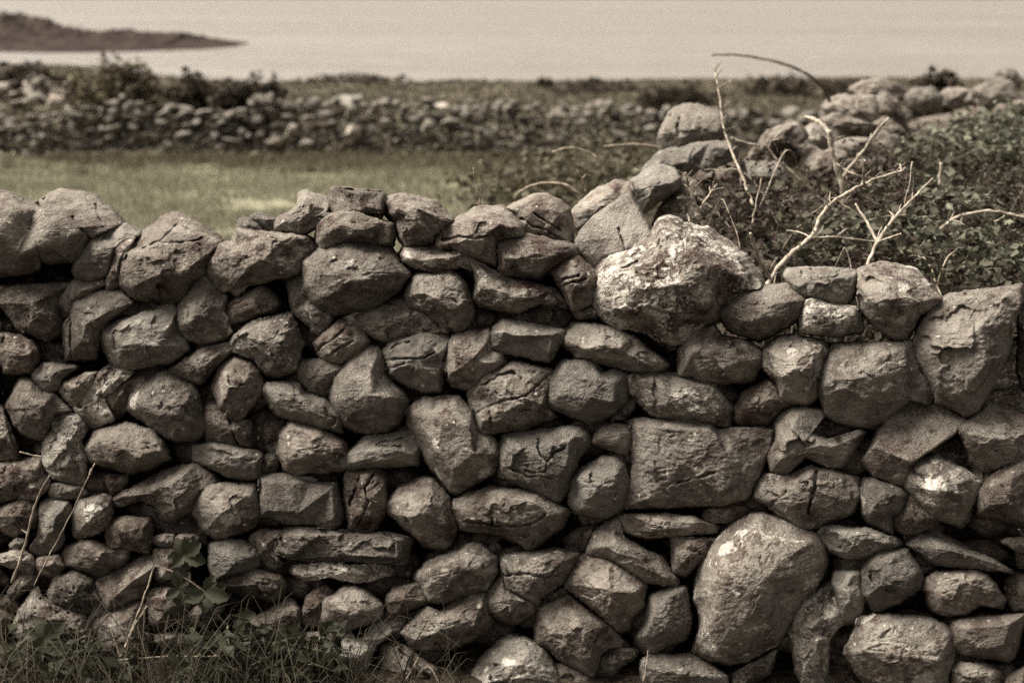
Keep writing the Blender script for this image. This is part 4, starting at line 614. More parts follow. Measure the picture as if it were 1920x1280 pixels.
ii = (np.arange(ny - 1)[:, None] * nx + np.arange(nx - 1)).ravel()
m, t, b = M("turf", .95, .1); geo = t.nodes.new("ShaderNodeNewGeometry"); co = geo.outputs["Position"]
col = mixc(t, step(t, noise(t, co, 1.1, 6, .6), .38, .62), (.120, .114, .074), (.255, .245, .168))
col = mixc(t, math_(t, 'MULTIPLY', step(t, noise(t, co, 3.1, 5, .6), .50, .66), .6), col, (.085, .074, .047))
sx = t.nodes.new("ShaderNodeSeparateXYZ"); t.links.new(co, sx.inputs[0])
far_ = step(t, sx.outputs[1], 24.2, 25.5)
col = mixc(t, far_, col, mixc(t, step(t, noise(t, co, .7, 5, .6), .4, .6), (.062, .054, .038), (.15, .135, .098)))       # heathy ground towards the shore
soil = math_(t, 'SUBTRACT', 1, step(t, math_(t, 'ADD', sx.outputs[1], noise(t, co, 5, 3)), 3.9, 4.6))       # bare earth along the wall's foot
col = mixc(t, soil, col, mixc(t, step(t, noise(t, co, 60, 5, .7), .4, .62), (.022, .016, .012), (.075, .060, .044)))
t.links.new(col, b.inputs["Base Color"])
bm = nd(t, "ShaderNodeBump", Strength=1.0, Distance=.05); t.links.new(noise(t, co, 14, 6, .7), bm.inputs["Height"]); t.links.new(bm.outputs[0], b.inputs["Normal"])
g_ = link("ground", mesh_of("ground", np.stack([X.ravel(), Y.ravel(), Z.ravel()], 1), [np.stack([ii, ii + 1, ii + nx + 1, ii + nx], 1)]), m); tag(g_, kind="structure")

m, t, b = M("sea_water", .30, .5); geo = t.nodes.new("ShaderNodeNewGeometry")
b.inputs["Base Color"].default_value = (.195, .18, .157, 1)
mp = t.nodes.new("ShaderNodeMapping"); mp.inputs["Scale"].default_value = (.28, 1.0, 1.0); t.links.new(geo.outputs["Position"], mp.inputs["Vector"])
w1, w2, w3 = noise(t, mp.outputs[0], .55, 6, .62), noise(t, mp.outputs[0], .075, 5, .6), noise(t, mp.outputs[0], .012, 4, .6)
hh = math_(t, 'ADD', math_(t, 'MULTIPLY', w1, 1.6), math_(t, 'ADD', math_(t, 'MULTIPLY', w2, 8.0), math_(t, 'MULTIPLY', w3, 9.0)))
bm = nd(t, "ShaderNodeBump", Strength=1.0, Distance=.55); t.links.new(hh, bm.inputs["Height"]); t.links.new(bm.outputs[0], b.inputs["Normal"])
t.links.new(math_(t, 'ADD', .26, math_(t, 'MULTIPLY', step(t, w3, .35, .65), .16)), b.inputs["Roughness"])       # wind lanes
V = np.array([(-9000, 30, -2.5), (9000, 30, -2.5), (9000, 14000, -2.5), (-9000, 14000, -2.5)], float)
tag(link("sea", mesh_of("sea", V, [np.array([[0, 1, 2, 3]])]), m), kind="structure")

hp = np.array(parse("-160,0 -60,14 0,28 30,39 70,50 120,58 180,56 235,58 300,64 316,64 322,75 340,74 360,80 385,81 410,88 440,92 452,98 500,98.5 530,99.5"))
gx = np.linspace(-160, 528, 260); prof = np.interp(gx, hp[:, 0], hp[:, 1])
YH = 122.0; top = at(gx, prof, np.full(260, YH)); ny_ = 40
vv = np.linspace(0, 1, ny_); shape = np.interp(vv, [0, .05, .18, .45, .75, 1], [0, .22, .45, 1, .8, 0])
hx = top[:, 0][None].repeat(ny_, 0); hy = (YH - 10 + 30 * vv)[:, None] + 1.5 * np.sin(top[:, 0] * .4)[None]
q = np.stack([hx.ravel() / 4, hy.ravel() / 4, np.zeros(hx.size)], 1)
hz = -2.7 + .86 * (top[:, 2] + 2.7)[None] * shape[:, None] * (1 + .30 * fbm(q * 1.6, 6, .7).reshape(hx.shape))
hz[0] = hz[-1] = -3.2
ii = (np.arange(ny_ - 1)[:, None] * 260 + np.arange(259)).ravel()
m, t, b = M("headland_rock", .95, .1); geo = t.nodes.new("ShaderNodeNewGeometry"); co = geo.outputs["Position"]
sep = t.nodes.new("ShaderNodeSeparateXYZ"); t.links.new(co, sep.inputs[0])
nn = noise(t, co, .5, 6, .65)
col = mixc(t, step(t, nn, .35, .65), (.018, .012, .010), (.045, .034, .028))
veg = step(t, math_(t, 'ADD', sep.outputs[2], math_(t, 'MULTIPLY', nn, 2.2)), .7, 1.9)
col = mixc(t, veg, col, (.082, .074, .057)); t.links.new(col, b.inputs["Base Color"])
tag(link("headland", mesh_of("headland", np.stack([hx.ravel(), hy.ravel(), hz.ravel()], 1), [np.stack([ii, ii + 1, ii + 261, ii + 260], 1)]), m), kind="structure")

# ---------------------------------------------------------------- the far field wall
TEMPL = []
def ball(n1=14, n2=9):
    th = np.linspace(0, 2 * np.pi, n1, endpoint=False); ph = np.linspace(0, np.pi, n2 + 2)[1:-1]
    P = [(0, 0, 1)] + [(math.cos(a) * math.sin(p), math.sin(a) * math.sin(p), math.cos(p)) for p in ph for a in th] + [(0, 0, -1)]
    P = np.array(P); j = np.arange(n1); j2 = (j + 1) % n1; i0 = (1 + np.arange(n2 - 1) * n1)[:, None]
    quads = np.stack([i0 + j, i0 + n1 + j, i0 + n1 + j2, i0 + j2], -1).reshape(-1, 4)
    tri = np.concatenate([np.stack([np.zeros(n1, int), j + 1, j2 + 1], 1), np.stack([np.full(n1, len(P) - 1), len(P) - 1 - n1 + j2, len(P) - 1 - n1 + j], 1)])
    return P, [quads, tri]
for k in range(12):
    P, F = ball()
    for _ in range(12):                                              # knock planes off a ball
        nv = rng.normal(size=3); nv /= np.linalg.norm(nv); cut = rng.uniform(.36, .7)
        ex = P @ nv - cut; P = P - np.clip(ex, 0, None)[:, None] * nv
    P = P * (1 + .10 * fbm(P * 1.7 + k * 9, 3))[:, None] * .70
    TEMPL.append((P, F, mesh_of("far_stone", P, F)))
def rotz(a): c_, s_ = math.cos(a), math.sin(a); return np.array([[c_, -s_, 0], [s_, c_, 0], [0, 0, 1]])
FARY = 24.0
def far_top(px): return 9 + np.interp(px, [-60, 60, 150, 240, 290, 360, 430, 470, 560, 760, 1000, 1240, 1500, 1900], [216, 214, 196, 180, 188, 202, 206, 182, 178, 184, 192, 198, 202, 200])
items = []
x = -9.7
cols = 0
for row in range(9):
    x = -9.9 + rng.uniform(0, .2)
    while x < 8.4:
        w = rng.uniform(.13, .27) if rng.random() < .8 else rng.uniform(.26, .38)
        px = 960 + (x + w / 2) / FARY * FOC
        topz = float(at(px, far_top(px), FARY)[2]); basez = float(ground(np.array([x]), np.array([FARY]))[0]) - .05
        hgt = (topz - basez) / 8.0; z = basez + (row + .5) * hgt
        if row < 8 or rng.random() < .3:
            items.append((x + w / 2, FARY + rng.uniform(-.10, .10) + .02 * row, z + rng.uniform(-.03, .03) - (.04 if row == 8 else 0), w * rng.uniform(.95, 1.15), hgt * rng.uniform(.95, 1.5), row if row < 8 else 9))
        x += w
for k in range(46):                                                    # tumbled bank of stones behind, at the far left
    px = rng.uniform(-30, 130); py = rng.uniform(148, 202); Yb = 27.5 + rng.uniform(0, 2)
    p = at(px, py, Yb); items.append((p[0], p[1], p[2], rng.uniform(.2, .42), rng.uniform(.14, .26), 10))
order = sorted(range(len(items)), key=lambda i: -items[i][3] * items[i][4] * (0.15 if items[i][5] == 0 else 1) * (0.1 if items[i][0] > 3.2 else 1))
chosen = set(order[:98])
allV, Q4, Q3, off = [], [], [], 0
def far_stone(xx, yy, zz, w, h, t, label, k, rot=None, lich=.3):
    o = link("stone", TEMPL[k][2], MAT_FAR, None, (xx, yy, zz - h * .5)); 
    o.scale = (w, .3, h); o.rotation_euler = (rng.uniform(-.25, .25), rng.uniform(-.3, .3) if rot is None else rot, rng.uniform(0, 6.28) if rot is None else 0.0)
    o.location.z += h * .5
    o["tone"] = t; o["lichen"] = lich
    return tag(o, label, "stone", "stones of the far field wall")
for i, (xx, yy, zz, w, h, row) in enumerate(items):
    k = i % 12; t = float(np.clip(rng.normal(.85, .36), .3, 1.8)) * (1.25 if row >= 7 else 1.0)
    if i in chosen:
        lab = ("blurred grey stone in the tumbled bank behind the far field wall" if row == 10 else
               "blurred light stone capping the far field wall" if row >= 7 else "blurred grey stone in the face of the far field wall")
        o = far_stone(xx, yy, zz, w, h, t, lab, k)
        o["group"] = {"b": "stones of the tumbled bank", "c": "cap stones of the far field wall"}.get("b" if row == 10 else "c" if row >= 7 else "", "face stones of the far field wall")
    else:
        P, F, _ = TEMPL[k]
        A_ = rotz(rng.uniform(0, 6.28)); P2 = (P * np.array([1, 1, 1])) @ A_.T * np.array([w, .3, h])
        a = rng.uniform(-.25, .25); Ry = np.array([[math.cos(a), 0, math.sin(a)], [0, 1, 0], [-math.sin(a), 0, math.cos(a)]])
        allV.append(P2 @ Ry.T + (xx, yy, zz)); Q4.append(F[0] + off); Q3.append(F[1] + off); off += len(P)
o = put("field_wall_stones", np.concatenate(allV), [np.concatenate(Q4), np.concatenate(Q3)], MAT_FAR); o["tone"] = .85; o["lichen"] = .3
tag(o, "many small blurred stones that fill the far field wall", "stones", "stones of the far field wall", "stuff")
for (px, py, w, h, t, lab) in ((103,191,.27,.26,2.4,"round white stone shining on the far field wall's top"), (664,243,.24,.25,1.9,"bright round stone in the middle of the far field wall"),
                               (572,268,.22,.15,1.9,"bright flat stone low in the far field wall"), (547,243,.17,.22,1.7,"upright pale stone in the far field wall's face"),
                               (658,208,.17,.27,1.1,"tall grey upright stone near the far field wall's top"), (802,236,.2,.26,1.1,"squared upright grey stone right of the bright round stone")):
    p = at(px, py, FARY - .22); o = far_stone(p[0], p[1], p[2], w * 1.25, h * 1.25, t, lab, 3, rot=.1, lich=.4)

vs4, vs3, vv_, off = [], [], [], 0
for k in range(330):                                                  # the body of the receding wall under its top stones
    f = rng.random(); xx = .42 + f * 3.3 + rng.normal(0, .10); yy = 4.15 + f * 6.6 + rng.normal(0, .16); zz = rng.uniform(-.05, .76 + .10 * f)
    P, F, _ = TEMPL[k % 12]; w = rng.uniform(.22, .42)
    vv_.append((P @ rotz(rng.uniform(0, 6.28)).T) * np.array([w, w, w * rng.uniform(.5, .8)]) + (xx, yy, zz)); vs4.append(F[0] + off); vs3.append(F[1] + off); off += len(P)
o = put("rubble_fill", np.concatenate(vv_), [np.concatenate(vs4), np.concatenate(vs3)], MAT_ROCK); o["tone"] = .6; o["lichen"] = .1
tag(o, "jumbled stones packed under the top stones of the receding wall", "rubble", kind="stuff")

# ---------------------------------------------------------------- grass and weeds
def blades(px_, py_, pz_, hgt, wid, lean, seed, seg=1):
    r2 = np.random.default_rng(seed); n = len(px_); a = r2.uniform(0, 2 * np.pi, n); la = r2.uniform(0, 2 * np.pi, n)
    dx, dy = np.cos(a) * wid / 2, np.sin(a) * wid / 2; lx, ly = np.cos(la) * lean * hgt, np.sin(la) * lean * hgt
    B = np.stack([px_, py_, pz_], 1); w = np.stack([dx, dy, np.zeros(n)], 1)
    if seg == 1:
        V = np.stack([B - w, B + w, B + np.stack([lx, ly, hgt], 1)], 1).reshape(-1, 3)
        return V, [np.arange(n * 3).reshape(-1, 3)]
    mid = B + np.stack([lx * .22, ly * .22, hgt * .5], 1); m2 = B + np.stack([lx * .6, ly * .6, hgt * .85], 1); tip = B + np.stack([lx * 1.1, ly * 1.1, hgt * (1.0 - .25 * np.abs(lean))], 1)
    V = np.stack([B - w, B + w, mid - w * .8, mid + w * .8, m2 - w * .5, m2 + w * .5, tip], 1).reshape(-1, 3); i = (np.arange(n) * 7)[:, None]
    return V, [np.concatenate([i + np.array([0, 1, 3, 2]), i + np.array([2, 3, 5, 4])]), i + np.array([4, 5, 6])]
n = 150000
yy = 6.0 + 17.9 * rng.random(n) ** 1.15; xx = rng.uniform(-.42, .30, n) * yy
q = np.stack([xx / 1.1, yy / 1.1, np.zeros(n)], 1); cl = fbm(q, 3); keep = cl > -.35; xx, yy, cl = xx[keep], yy[keep], cl[keep]
V, F = blades(xx, yy, ground(xx, yy) - .005, .045 + .05 * rng.random(len(xx)) + .06 * np.clip(cl, 0, 1), .010 + .008 * rng.random(len(xx)), .5, 3)
tag(put("field_grass", V, F, MAT_GRASS), "short pale grass of the field behind the near wall", "grass", kind="stuff")
# taller growth along the foot of the far wall and in the corner by the receding wall
n = 110000; yy = np.concatenate([23.6 - np.abs(rng.normal(0, 2.2, n // 2)), rng.uniform(9, 23.6, n // 2)]); xx = np.concatenate([rng.uniform(-9.7, 8, n // 2), rng.uniform(-.02, .34, n // 2) * yy[n // 2:]])
q = np.stack([xx / .9, yy / .9, np.full(n, 4.0)], 1); cl = fbm(q, 3)
edge = (xx / yy) - np.interp(yy, [9, 14, 20, 24], [.08, .055, -.05, -.4])
keep = (cl + np.clip(edge * 3, -.6, .5) > -.05); xx, yy, cl = xx[keep], yy[keep], cl[keep]
V, F = blades(xx, yy, ground(xx, yy) - .01, (.06 + .16 * rng.random(len(xx)) ** 1.6) * (.7 + .6 * np.clip(cl + .3, 0, 1)), .014 + .014 * rng.random(len(xx)), .45, 5)
tag(put("tall_weeds", V, F, MAT_TALL), "rank brownish grass and weeds along the foot of the far field wall", "weeds", kind="stuff")
n = 60000; yy = 25 + 62 * rng.random(n) ** 1.3; xx = rng.uniform(-.42, .42, n) * yy
keep = yy < coast(xx) - .6; xx, yy = xx[keep], yy[keep]
V, F = blades(xx, yy, ground(xx, yy) - .01, (.07 + .13 * rng.random(len(xx))) , .05 + .05 * rng.random(len(xx)), .4, 6)
tag(put("shore_grass", V, F, MAT_SHORE), "rough grass between the far field wall and the sea", "grass", kind="stuff")
# grass at the foot of the near wall, lower left
n = 1500; px = np.concatenate([rng.uniform(-60, 330, 620), rng.uniform(300, 680, 750), rng.uniform(650, 900, 130)]); h_ = rng.uniform(20, 300, n)
base = on_wall(px, np.full(n, 1292.0), h_); base[:, 2] = ground(base[:, 0], base[:, 1])
V, F = blades(base[:, 0], base[:, 1], base[:, 2] - .01, .04 + .22 * rng.random(n) ** 2.6, .0016 + .0024 * rng.random(n), .8, 8, 2)
tag(put("grass_blades", V, F, MAT_BLADE), "thin grass blades growing at the foot of the near wall", "grass", kind="stuff")

# ---------------------------------------------------------------- shrubs and brambles
def leaves(P, size, seed, up=.35):
    r2 = np.random.default_rng(seed); n = len(P); a = r2.normal(size=(n, 3)); a[:, 2] *= up; a /= np.linalg.norm(a, axis=1)[:, None]
    nn_ = r2.normal(size=(n, 3)) + np.array([0, -.2, 1.0]); b_ = np.cross(nn_, a); b_ /= np.linalg.norm(b_, axis=1)[:, None]; c_ = np.cross(a, b_)
    s = (size * (.45 + 1.3 * r2.random(n) ** 1.8))[:, None]; f = r2.uniform(.05, .3, n)[:, None]
    V = np.stack([P - a * s * .5, P + b_ * s * .34 + c_ * s * f - a * s * .05, P + a * s * .5, P - b_ * s * .34 + c_ * s * f - a * s * .05], 1).reshape(-1, 3)
    i = (np.arange(n) * 4)[:, None]
    return V, [np.concatenate([i + np.array([0, 1, 2]), i + np.array([0, 2, 3])])]
def tube(pts, r0, r1, sides=7, wob=0.0, seed=0):
    P = np.asarray(pts, float); r2 = np.random.default_rng(seed)
    tt = np.linspace(0, 1, len(P)); u = np.linspace(0, 1, max(12, len(P) * 6))
    Q = np.stack([np.interp(u, tt, P[:, i]) for i in range(3)], 1)
    for _ in range(5): Q[1:-1] = (Q[:-2] + 2 * Q[1:-1] + Q[2:]) / 4
    n = len(Q)
    if wob: Q[1:-1] += r2.normal(0, wob, (n - 2, 3)); Q[1:-1] = (Q[:-2] + 2 * Q[1:-1] + Q[2:]) / 4
    T = np.gradient(Q, axis=0); T /= np.linalg.norm(T, axis=1)[:, None]
    ref = np.tile(np.array([0.3, -1.0, .2]), (n, 1)); A = np.cross(T, ref); A /= np.linalg.norm(A, axis=1)[:, None]; Bv = np.cross(T, A)
    rad = (r0 + (r1 - r0) * u) * (1 + r2.normal(0, .13, n)); th = np.arange(sides) / sides * 2 * np.pi
    V = (Q[:, None] + rad[:, None, None] * (np.cos(th)[None, :, None] * A[:, None] + np.sin(th)[None, :, None] * Bv[:, None])).reshape(-1, 3)
    j = np.arange(sides); i0 = (np.arange(n - 1) * sides)[:, None]
    quads = np.stack([i0 + j, i0 + (j + 1) % sides, i0 + sides + (j + 1) % sides, i0 + sides + j], -1).reshape(-1, 4)
    return V, [quads, np.array([j[::-1]]), np.array([(n - 1) * sides + j])]
def join(parts):
    Vs, by, off = [], {}, 0
    for V, F in parts:
        Vs.append(V)
        for f in F: by.setdefault(f.shape[1], []).append(f + off)
        off += len(V)
    return np.concatenate(Vs), [np.concatenate(v) for v in by.values()]
def shrub(name, label, cat, P, size, mat, seed, stems=9, group=None, stem_mat=None, sr=.006, arch=0.0):
    """P: where the leaves sit"""
    lo = P.min(0); base = P.mean(0).copy(); base[2] = float(ground(base[:1], base[1:2])[0])
    root = empty(name, base); tag(root, label, cat, group)
    put("foliage", *leaves(P, size, seed), mat, root)
    r2 = np.random.default_rng(seed + 500); ps = []
    for k in range(stems):
        e = P[r2.integers(len(P))]; s0 = base + r2.normal(0, .12, 3) * np.array([*(P.max(0) - lo)[:2], 0]) ; s0[2] = float(ground(s0[:1], s0[1:2])[0]) - .02
        mid = (s0 + e) / 2 + np.array([*r2.normal(0, .06, 2), .12 * (e[2] - s0[2])])
        if arch:                                                      # long thin shoots arching through and over the leaves
            a = r2.uniform(0, 6.28); L = r2.uniform(.12, .38); e0 = e - np.array([0, 0, r2.uniform(.03, .15)])
            ps.append(tube([e0, e + np.array([math.cos(a) * L * .5, math.sin(a) * L * .5, arch * r2.random()]), e + np.array([math.cos(a) * L, math.sin(a) * L, r2.uniform(-.12, arch * .8)])], sr * r2.uniform(.5, 1.1), sr * .35, 5, .003, k)); put('shoot', *ps.pop(), stem_mat or MAT_TWIG, root); continue
        ps.append(tube([s0, mid, e], sr, sr * .4, 5, 0, k))
    if ps: put("stem", *join(ps), stem_mat or MAT_TWIG, root)
    return root
def clump(c, rad, n, seed, lump=.35, shell=.55):
    r2 = np.random.default_rng(seed); v = r2.normal(size=(n, 3)); v /= np.linalg.norm(v, axis=1)[:, None]
    f = fbm(v * 2.3 + seed * 3.3, 3); rr_ = (shell + (1 - shell) * r2.random(n)) * (1 + lump * f * 1.6)
    P = np.asarray(c) + v * rr_[:, None] * np.asarray(rad); gap = fbm(P / (np.mean(rad) * .45) + seed, 2) > -.28
    P = P[gap]; return P[P[:, 2] > ground(P[:, 0], P[:, 1])]
def far_shrub(label, x0, x1, y0, y1, Yd, n, seed, size, mat=None):
    a, b_ = at(x0, (y0 + y1) / 2, Yd), at(x1, (y0 + y1) / 2, Yd); tz, bz = at(x0, y0, Yd)[2], at(x0, y1, Yd)[2]
    c = (a + b_) / 2; c[2] = bz
    shrub("shrub", label, "shrub", clump(c, ((b_[0] - a[0]) / 2, (b_[0] - a[0]) / 3, tz - bz), n, seed), size, mat or MAT_SHRUB, seed, 8, "shrubs beyond the far field wall", sr=.02)
far_shrub("tall tawny shrub behind the far field wall, at the headland's foot",125,315,122,205,27,5200,11,.13,MAT_TALL)
far_shrub("low dark rounded shrub with a ragged top behind the far field wall",315,425,148,208,26.5,4200,12,.12)
far_shrub("widest dark shrub close behind the dip in the far field wall",385,545,150,212,26,5600,13,.12)
far_shrub("low shrub at the frame edge among the tumbled bank stones",-10,110,122,150,31,1200,14,.14)
far_shrub("dark low shrub hugging the ground behind the topmost rounded stone",1190,1350,158,204,29,2200,15,.13)
far_shrub("rounded mound of scrub on the shore under the arching bramble",1395,1540,141,182,45,2200,16,.18)
far_shrub("flat dark scrub along the shore right of the arching bramble",1530,1680,148,180,44,1800,17,.18)
far_shrub("flat band of scrub on the shore above the far field wall",1010,1220,152,176,48,1800,18,.2)
far_shrub("thin strip of scrub on the shore beyond the widest dark shrub",545,760,138,158,62,1500,19,.22)
far_shrub("small dark shrub against the sea near the middle of the shore",1085,1130,147,160,52,500,20,.2)
far_shrub("small bump of scrub against the sea on the shore's middle",1005,1035,146,160,52,400,21,.2)
far_shrub("long low scrub on the shore left of the small dark bump",770,1000,150,166,56,1500,22,.22)
far_shrub("stunted bush on the skyline by the end of the receding wall",1700,1810,134,185,12,1500,23,.06,MAT_SHRUB)

# brambles filling the corner between the two walls
def in_corner(n, seed, zlo, zhi, wide=0.0):
    r2 = np.random.default_rng(seed); P = []
    x_ = r2.uniform(.42, 3.0, n * 5); y_ = r2.uniform(3.15, 7.2, n * 5)
    k = (y_ < 3.45 + wide + 1.75 * (x_ - .25)) & (y_ > 3.45 - .22 * x_ + .1) & (x_ < .385 * y_ + .15); x_, y_ = x_[k][:n], y_[k][:n]
    top = np.interp(y_, [3.3, 3.95, 5, 7], [.86, 1.03, .99, .98]) + .16 * fbm(np.stack([x_ * 2.3, y_ * 2.3, np.full(len(x_), seed)], 1), 3)
    z_ = top - (zhi - zlo) * r2.random(len(x_)) ** 2.0
    P = np.stack([x_, y_, z_], 1); gap = fbm(P * 6 + seed, 2) > -.12
    return P[gap]
shrub("bramble_bush", "dark green brambles filling the corner between the two walls", "brambles", in_corner(20000, 31, 0, .6), .024, MAT_LEAF, 31, 60, "brambles in the corner", MAT_STRAW, sr=.003, arch=.16)
shrub("bramble_bush", "withered brown bramble growth tangled behind the great lichened boulder", "brambles", in_corner(24000, 32, 0, .55, .4), .017, MAT_BROWN, 32, 98, "brambles in the corner", MAT_PALEWOOD, sr=.0024, arch=.13)
P = np.concatenate([clump(at(1850, 300, 6.2), (.36, .40, .17), 4200, 33, .3, .3), clump(at(1770, 310, 6.0), (.22, .3, .15), 2200, 34, .3, .3), clump(at(1890, 255, 6.6), (.26, .3, .14), 2200, 35, .3, .3)])
shrub("leafy_bush", "leafy pale green bush growing over the receding wall at the frame edge", "bush", P, .034, MAT_LEAFY, 33, 12)
P = np.concatenate([clump(at(1760, 395, 4.4), (.22, .25, .10), 800, 36), clump(at(1850, 470, 3.9), (.20, .2, .08), 700, 37), clump(at(1600, 430, 4.2), (.2, .2, .07), 500, 38)])
shrub("fern_clump", "paler leafy sprays among the dark brambles behind the pointed slab", "undergrowth", P, .032, MAT_LEAFY, 36, 8)
P = np.concatenate([clump(at(1060, 352, 7.5), (.55, 1.0, .16), 2200, 41), clump(at(1150, 318, 8.5), (.55, 1.2, .17), 2200, 42), clump(at(990, 352, 9.8), (.5, 1.0, .12), 1400, 43)])
shrub("scrub_patch", "dull green scrub in the field beside the receding wall", "scrub", P, .045, MAT_SCRUB, 41, 14)

# dead stems
def stem(name, label, cat, Y, main, r0, r1, twigs=(), mat=None, group="bleached dead stems over the brambles", seed=0):
    Ys = Y if isinstance(Y, (tuple, list)) else (Y, Y)
    def pts(s):
        p = np.array(parse(s)); return p
    mp_ = pts(main); yv = np.linspace(Ys[0], Ys[1], len(mp_)); w = at(mp_[:, 0], mp_[:, 1], yv); sc = Ys[0] / FOC * .97; r2 = np.random.default_rng(len(label) * 7 + int(mp_[0, 0]))
    o = put(name, *tube(w, r0 * sc, r1 * sc, 8, .0016, seed), mat or MAT_PALEWOOD); tag(o, label, cat, group)
    for k, (tw, a, b_) in enumerate(twigs):
        p = pts(tw); i = np.argmin(np.hypot(*(mp_[:, :2] - p[0, :2]).T)); yy_ = yv[i] + np.linspace(0, .08 * (-1) ** k, len(p))
        put("twig", *tube(at(p[:, 0], p[:, 1], yy_), a * sc, b_ * sc, 7, .0008, seed + k + 3), mat or MAT_PALEWOOD, o)
    if mat is None and len(mp_) > 3:
        for k in range(2 + len(mp_) // 2):                              # short spurs and snapped side twigs
            i = r2.integers(1, len(mp_) - 1); t_ = mp_[i + 1, :2] - mp_[i, :2]; a = math.atan2(t_[1], t_[0]) + r2.choice([-1, 1]) * r2.uniform(.5, 1.1); L = r2.uniform(8, 34)
            f0 = r2.random(); b0 = mp_[i, :2] + t_ * f0; q = np.array([b0, b0 + L * .5 * np.array([math.cos(a), math.sin(a)]), b0 + L * np.array([math.cos(a + .25), math.sin(a + .25) - .1])])
            yq = yv[i] + (yv[i + 1] - yv[i]) * f0 + np.array([0, .02, .05]) * r2.choice([-1, 1])
            put("twig", *tube(at(q[:, 0], q[:, 1], yq), min(r0, 3.0) * .5 * sc, .7 * sc, 6, .0006, k), MAT_PALEWOOD, o)
    return o
stem("dead_branch","longest bleached branch rising from behind the great lichened boulder","dead branch",(3.35,3.7),"1436,560 1444,522 1460,500 1490,470 1522,446 1530,430 1540,402 1560,380 1590,360 1620,345 1645,333 1680,325 1698,315",5.5,2.6,
     [("1522,446 1560,444 1600,449 1642,453",2.8,2.2),("1620,345 1619,325 1622,301",3,2.2),("1690,320 1688,308",2.4,1.6),("1444,522 1425,490 1414,460 1407,437",4,2.6),("1522,446 1500,434 1475,432",1.8,1.0)])
stem("dead_branch","forked bleached branch standing up from behind the flat grey stone","dead branch",(3.4,3.6),"1624,515 1632,480 1645,454 1668,420 1700,385 1725,360 1749,335",4.2,2.4,
     [("1645,454 1625,415 1604,382",3.2,2.2),("1645,454 1665,446 1690,438",2.4,1.6),("1668,420 1676,404 1668,396",2.2,1.2)])
stem("dead_branch","arched bleached stem among the brambles near the frame edge","dead branch",3.9,"1755,445 1770,423 1790,409 1820,400 1860,396 1890,401 1925,410 1970,425",4,3,[("1890,401 1870,414 1845,424",2,1.2)])
stem("dead_branch","thickest bleached stem with a broken crooked top","dead branch",4.3,"1588,415 1585,390 1578,345 1566,305 1557,270 1555,245",5.5,4.6,[("1556,250 1540,232 1525,223 1510,219",5,3.5),("1566,305 1590,322 1604,326",2,1)])
stem("dead_branch","straight bleached twig slanting up beside the thick broken stem","dead branch",4.4,"1575,340 1600,305 1622,280 1640,250 1667,221",3.2,2)
stem("dead_branch","curved dead twig drooping over the hump backed stone","dead branch",4.5,"1560,392 1520,355 1485,325 1455,300 1441,278 1446,264 1460,262",3.2,1.6)
stem("dead_branch","straight pale stick leaning against the great grey slab","dead branch",3.8,"1320,424 1308,395 1295,360 1283,324",4.4,3.4)
stem("dead_branch","thin pale stick crossing behind the straight pale stick","dead branch",3.9,"1296,428 1310,395 1330,365 1345,345",2.6,1.8,[("1296,428 1290,405 1285,390",1.8,1)])
stem("dead_weed","long pale stalk ending in a dark seed spike against the sea","dead weed",(4.2,4.6),"1412,385 1398,345 1382,305 1368,275 1358,245 1352,205 1345,160 1338,122",3.0,1.3,
     [("1352,205 1362,196 1368,192",1.2,.8),("1352,205 1342,192 1338,186",1.2,.8),("1345,160 1356,152",1.1,.7),("1345,160 1335,150",1.1,.7),("1358,245 1378,238",1.1,.7),("1358,245 1346,230",1.1,.7)],seed=5)
stem("dead_branch","short pale twig upright below the pale chip","dead branch",3.7,"1411,420 1416,390 1428,334",2.4,1.6)
stem("dead_branch","short bleached stub standing in front of the leafy bush","dead branch",4.2,"1762,348 1765,305",3.6,3.2)
stem("dead_branch","faint thin twig running through the brambles below the longest branch","dead branch",4.1,"1545,470 1570,440 1600,422 1640,410 1690,403 1715,406",2.2,1.4)
stem("dead_branch","short horizontal pale stick on the receding wall","dead branch",4.6,"1370,259 1395,267 1424,275",2.6,2.2)
stem("bramble_cane","dark thorny cane arching high against the sea","bramble cane",(7.2,6.8),"1556,190 1545,168 1530,150 1490,126 1430,110 1375,102 1335,104",3.4,1.6,mat=MAT_TWIG,group="arching bramble canes")
stem("bramble_cane","pale cane arching highest beside the dark scrub patch","bramble cane",5.2,"1138,330 1132,312 1118,296 1095,282 1065,276 1036,286",3.0,1.8,mat=MAT_STRAW,group="arching bramble canes")
stem("bramble_cane","broad low pale cane arch behind the leaning cracked slab","bramble cane",4.4,"1097,392 1085,364 1065,350 1040,343 1000,346 972,362",4.0,2.4,[("1040,343 1070,358 1088,375",2.4,1.4)],mat=MAT_STRAW,group="arching bramble canes")
stem("bramble_cane","level pale cane pointing at the topmost rounded stone","bramble cane",5.2,"1242,277 1210,272 1180,271 1133,275",3,1.8,mat=MAT_STRAW,group="arching bramble canes")
stem("grass_stalk","single thin stalk standing behind the stone with a bright rounded top","grass stalk",3.7,"906,395 899,372 892,350 888,314",1.8,1.2,mat=MAT_STRAW,group="lone stalks behind the near wall")
stem("grass_stalk","thin forked stalk rising behind the pale low stone","grass stalk",4.2,"1103,370 1098,352 1090,335 1082,318",2.0,1.2,[("1090,335 1098,328 1106,330",1.4,.8)],mat=MAT_STRAW,group="lone stalks behind the near wall")
for k in range(34):                                                    # fine twigs through the corner brambles
    pass

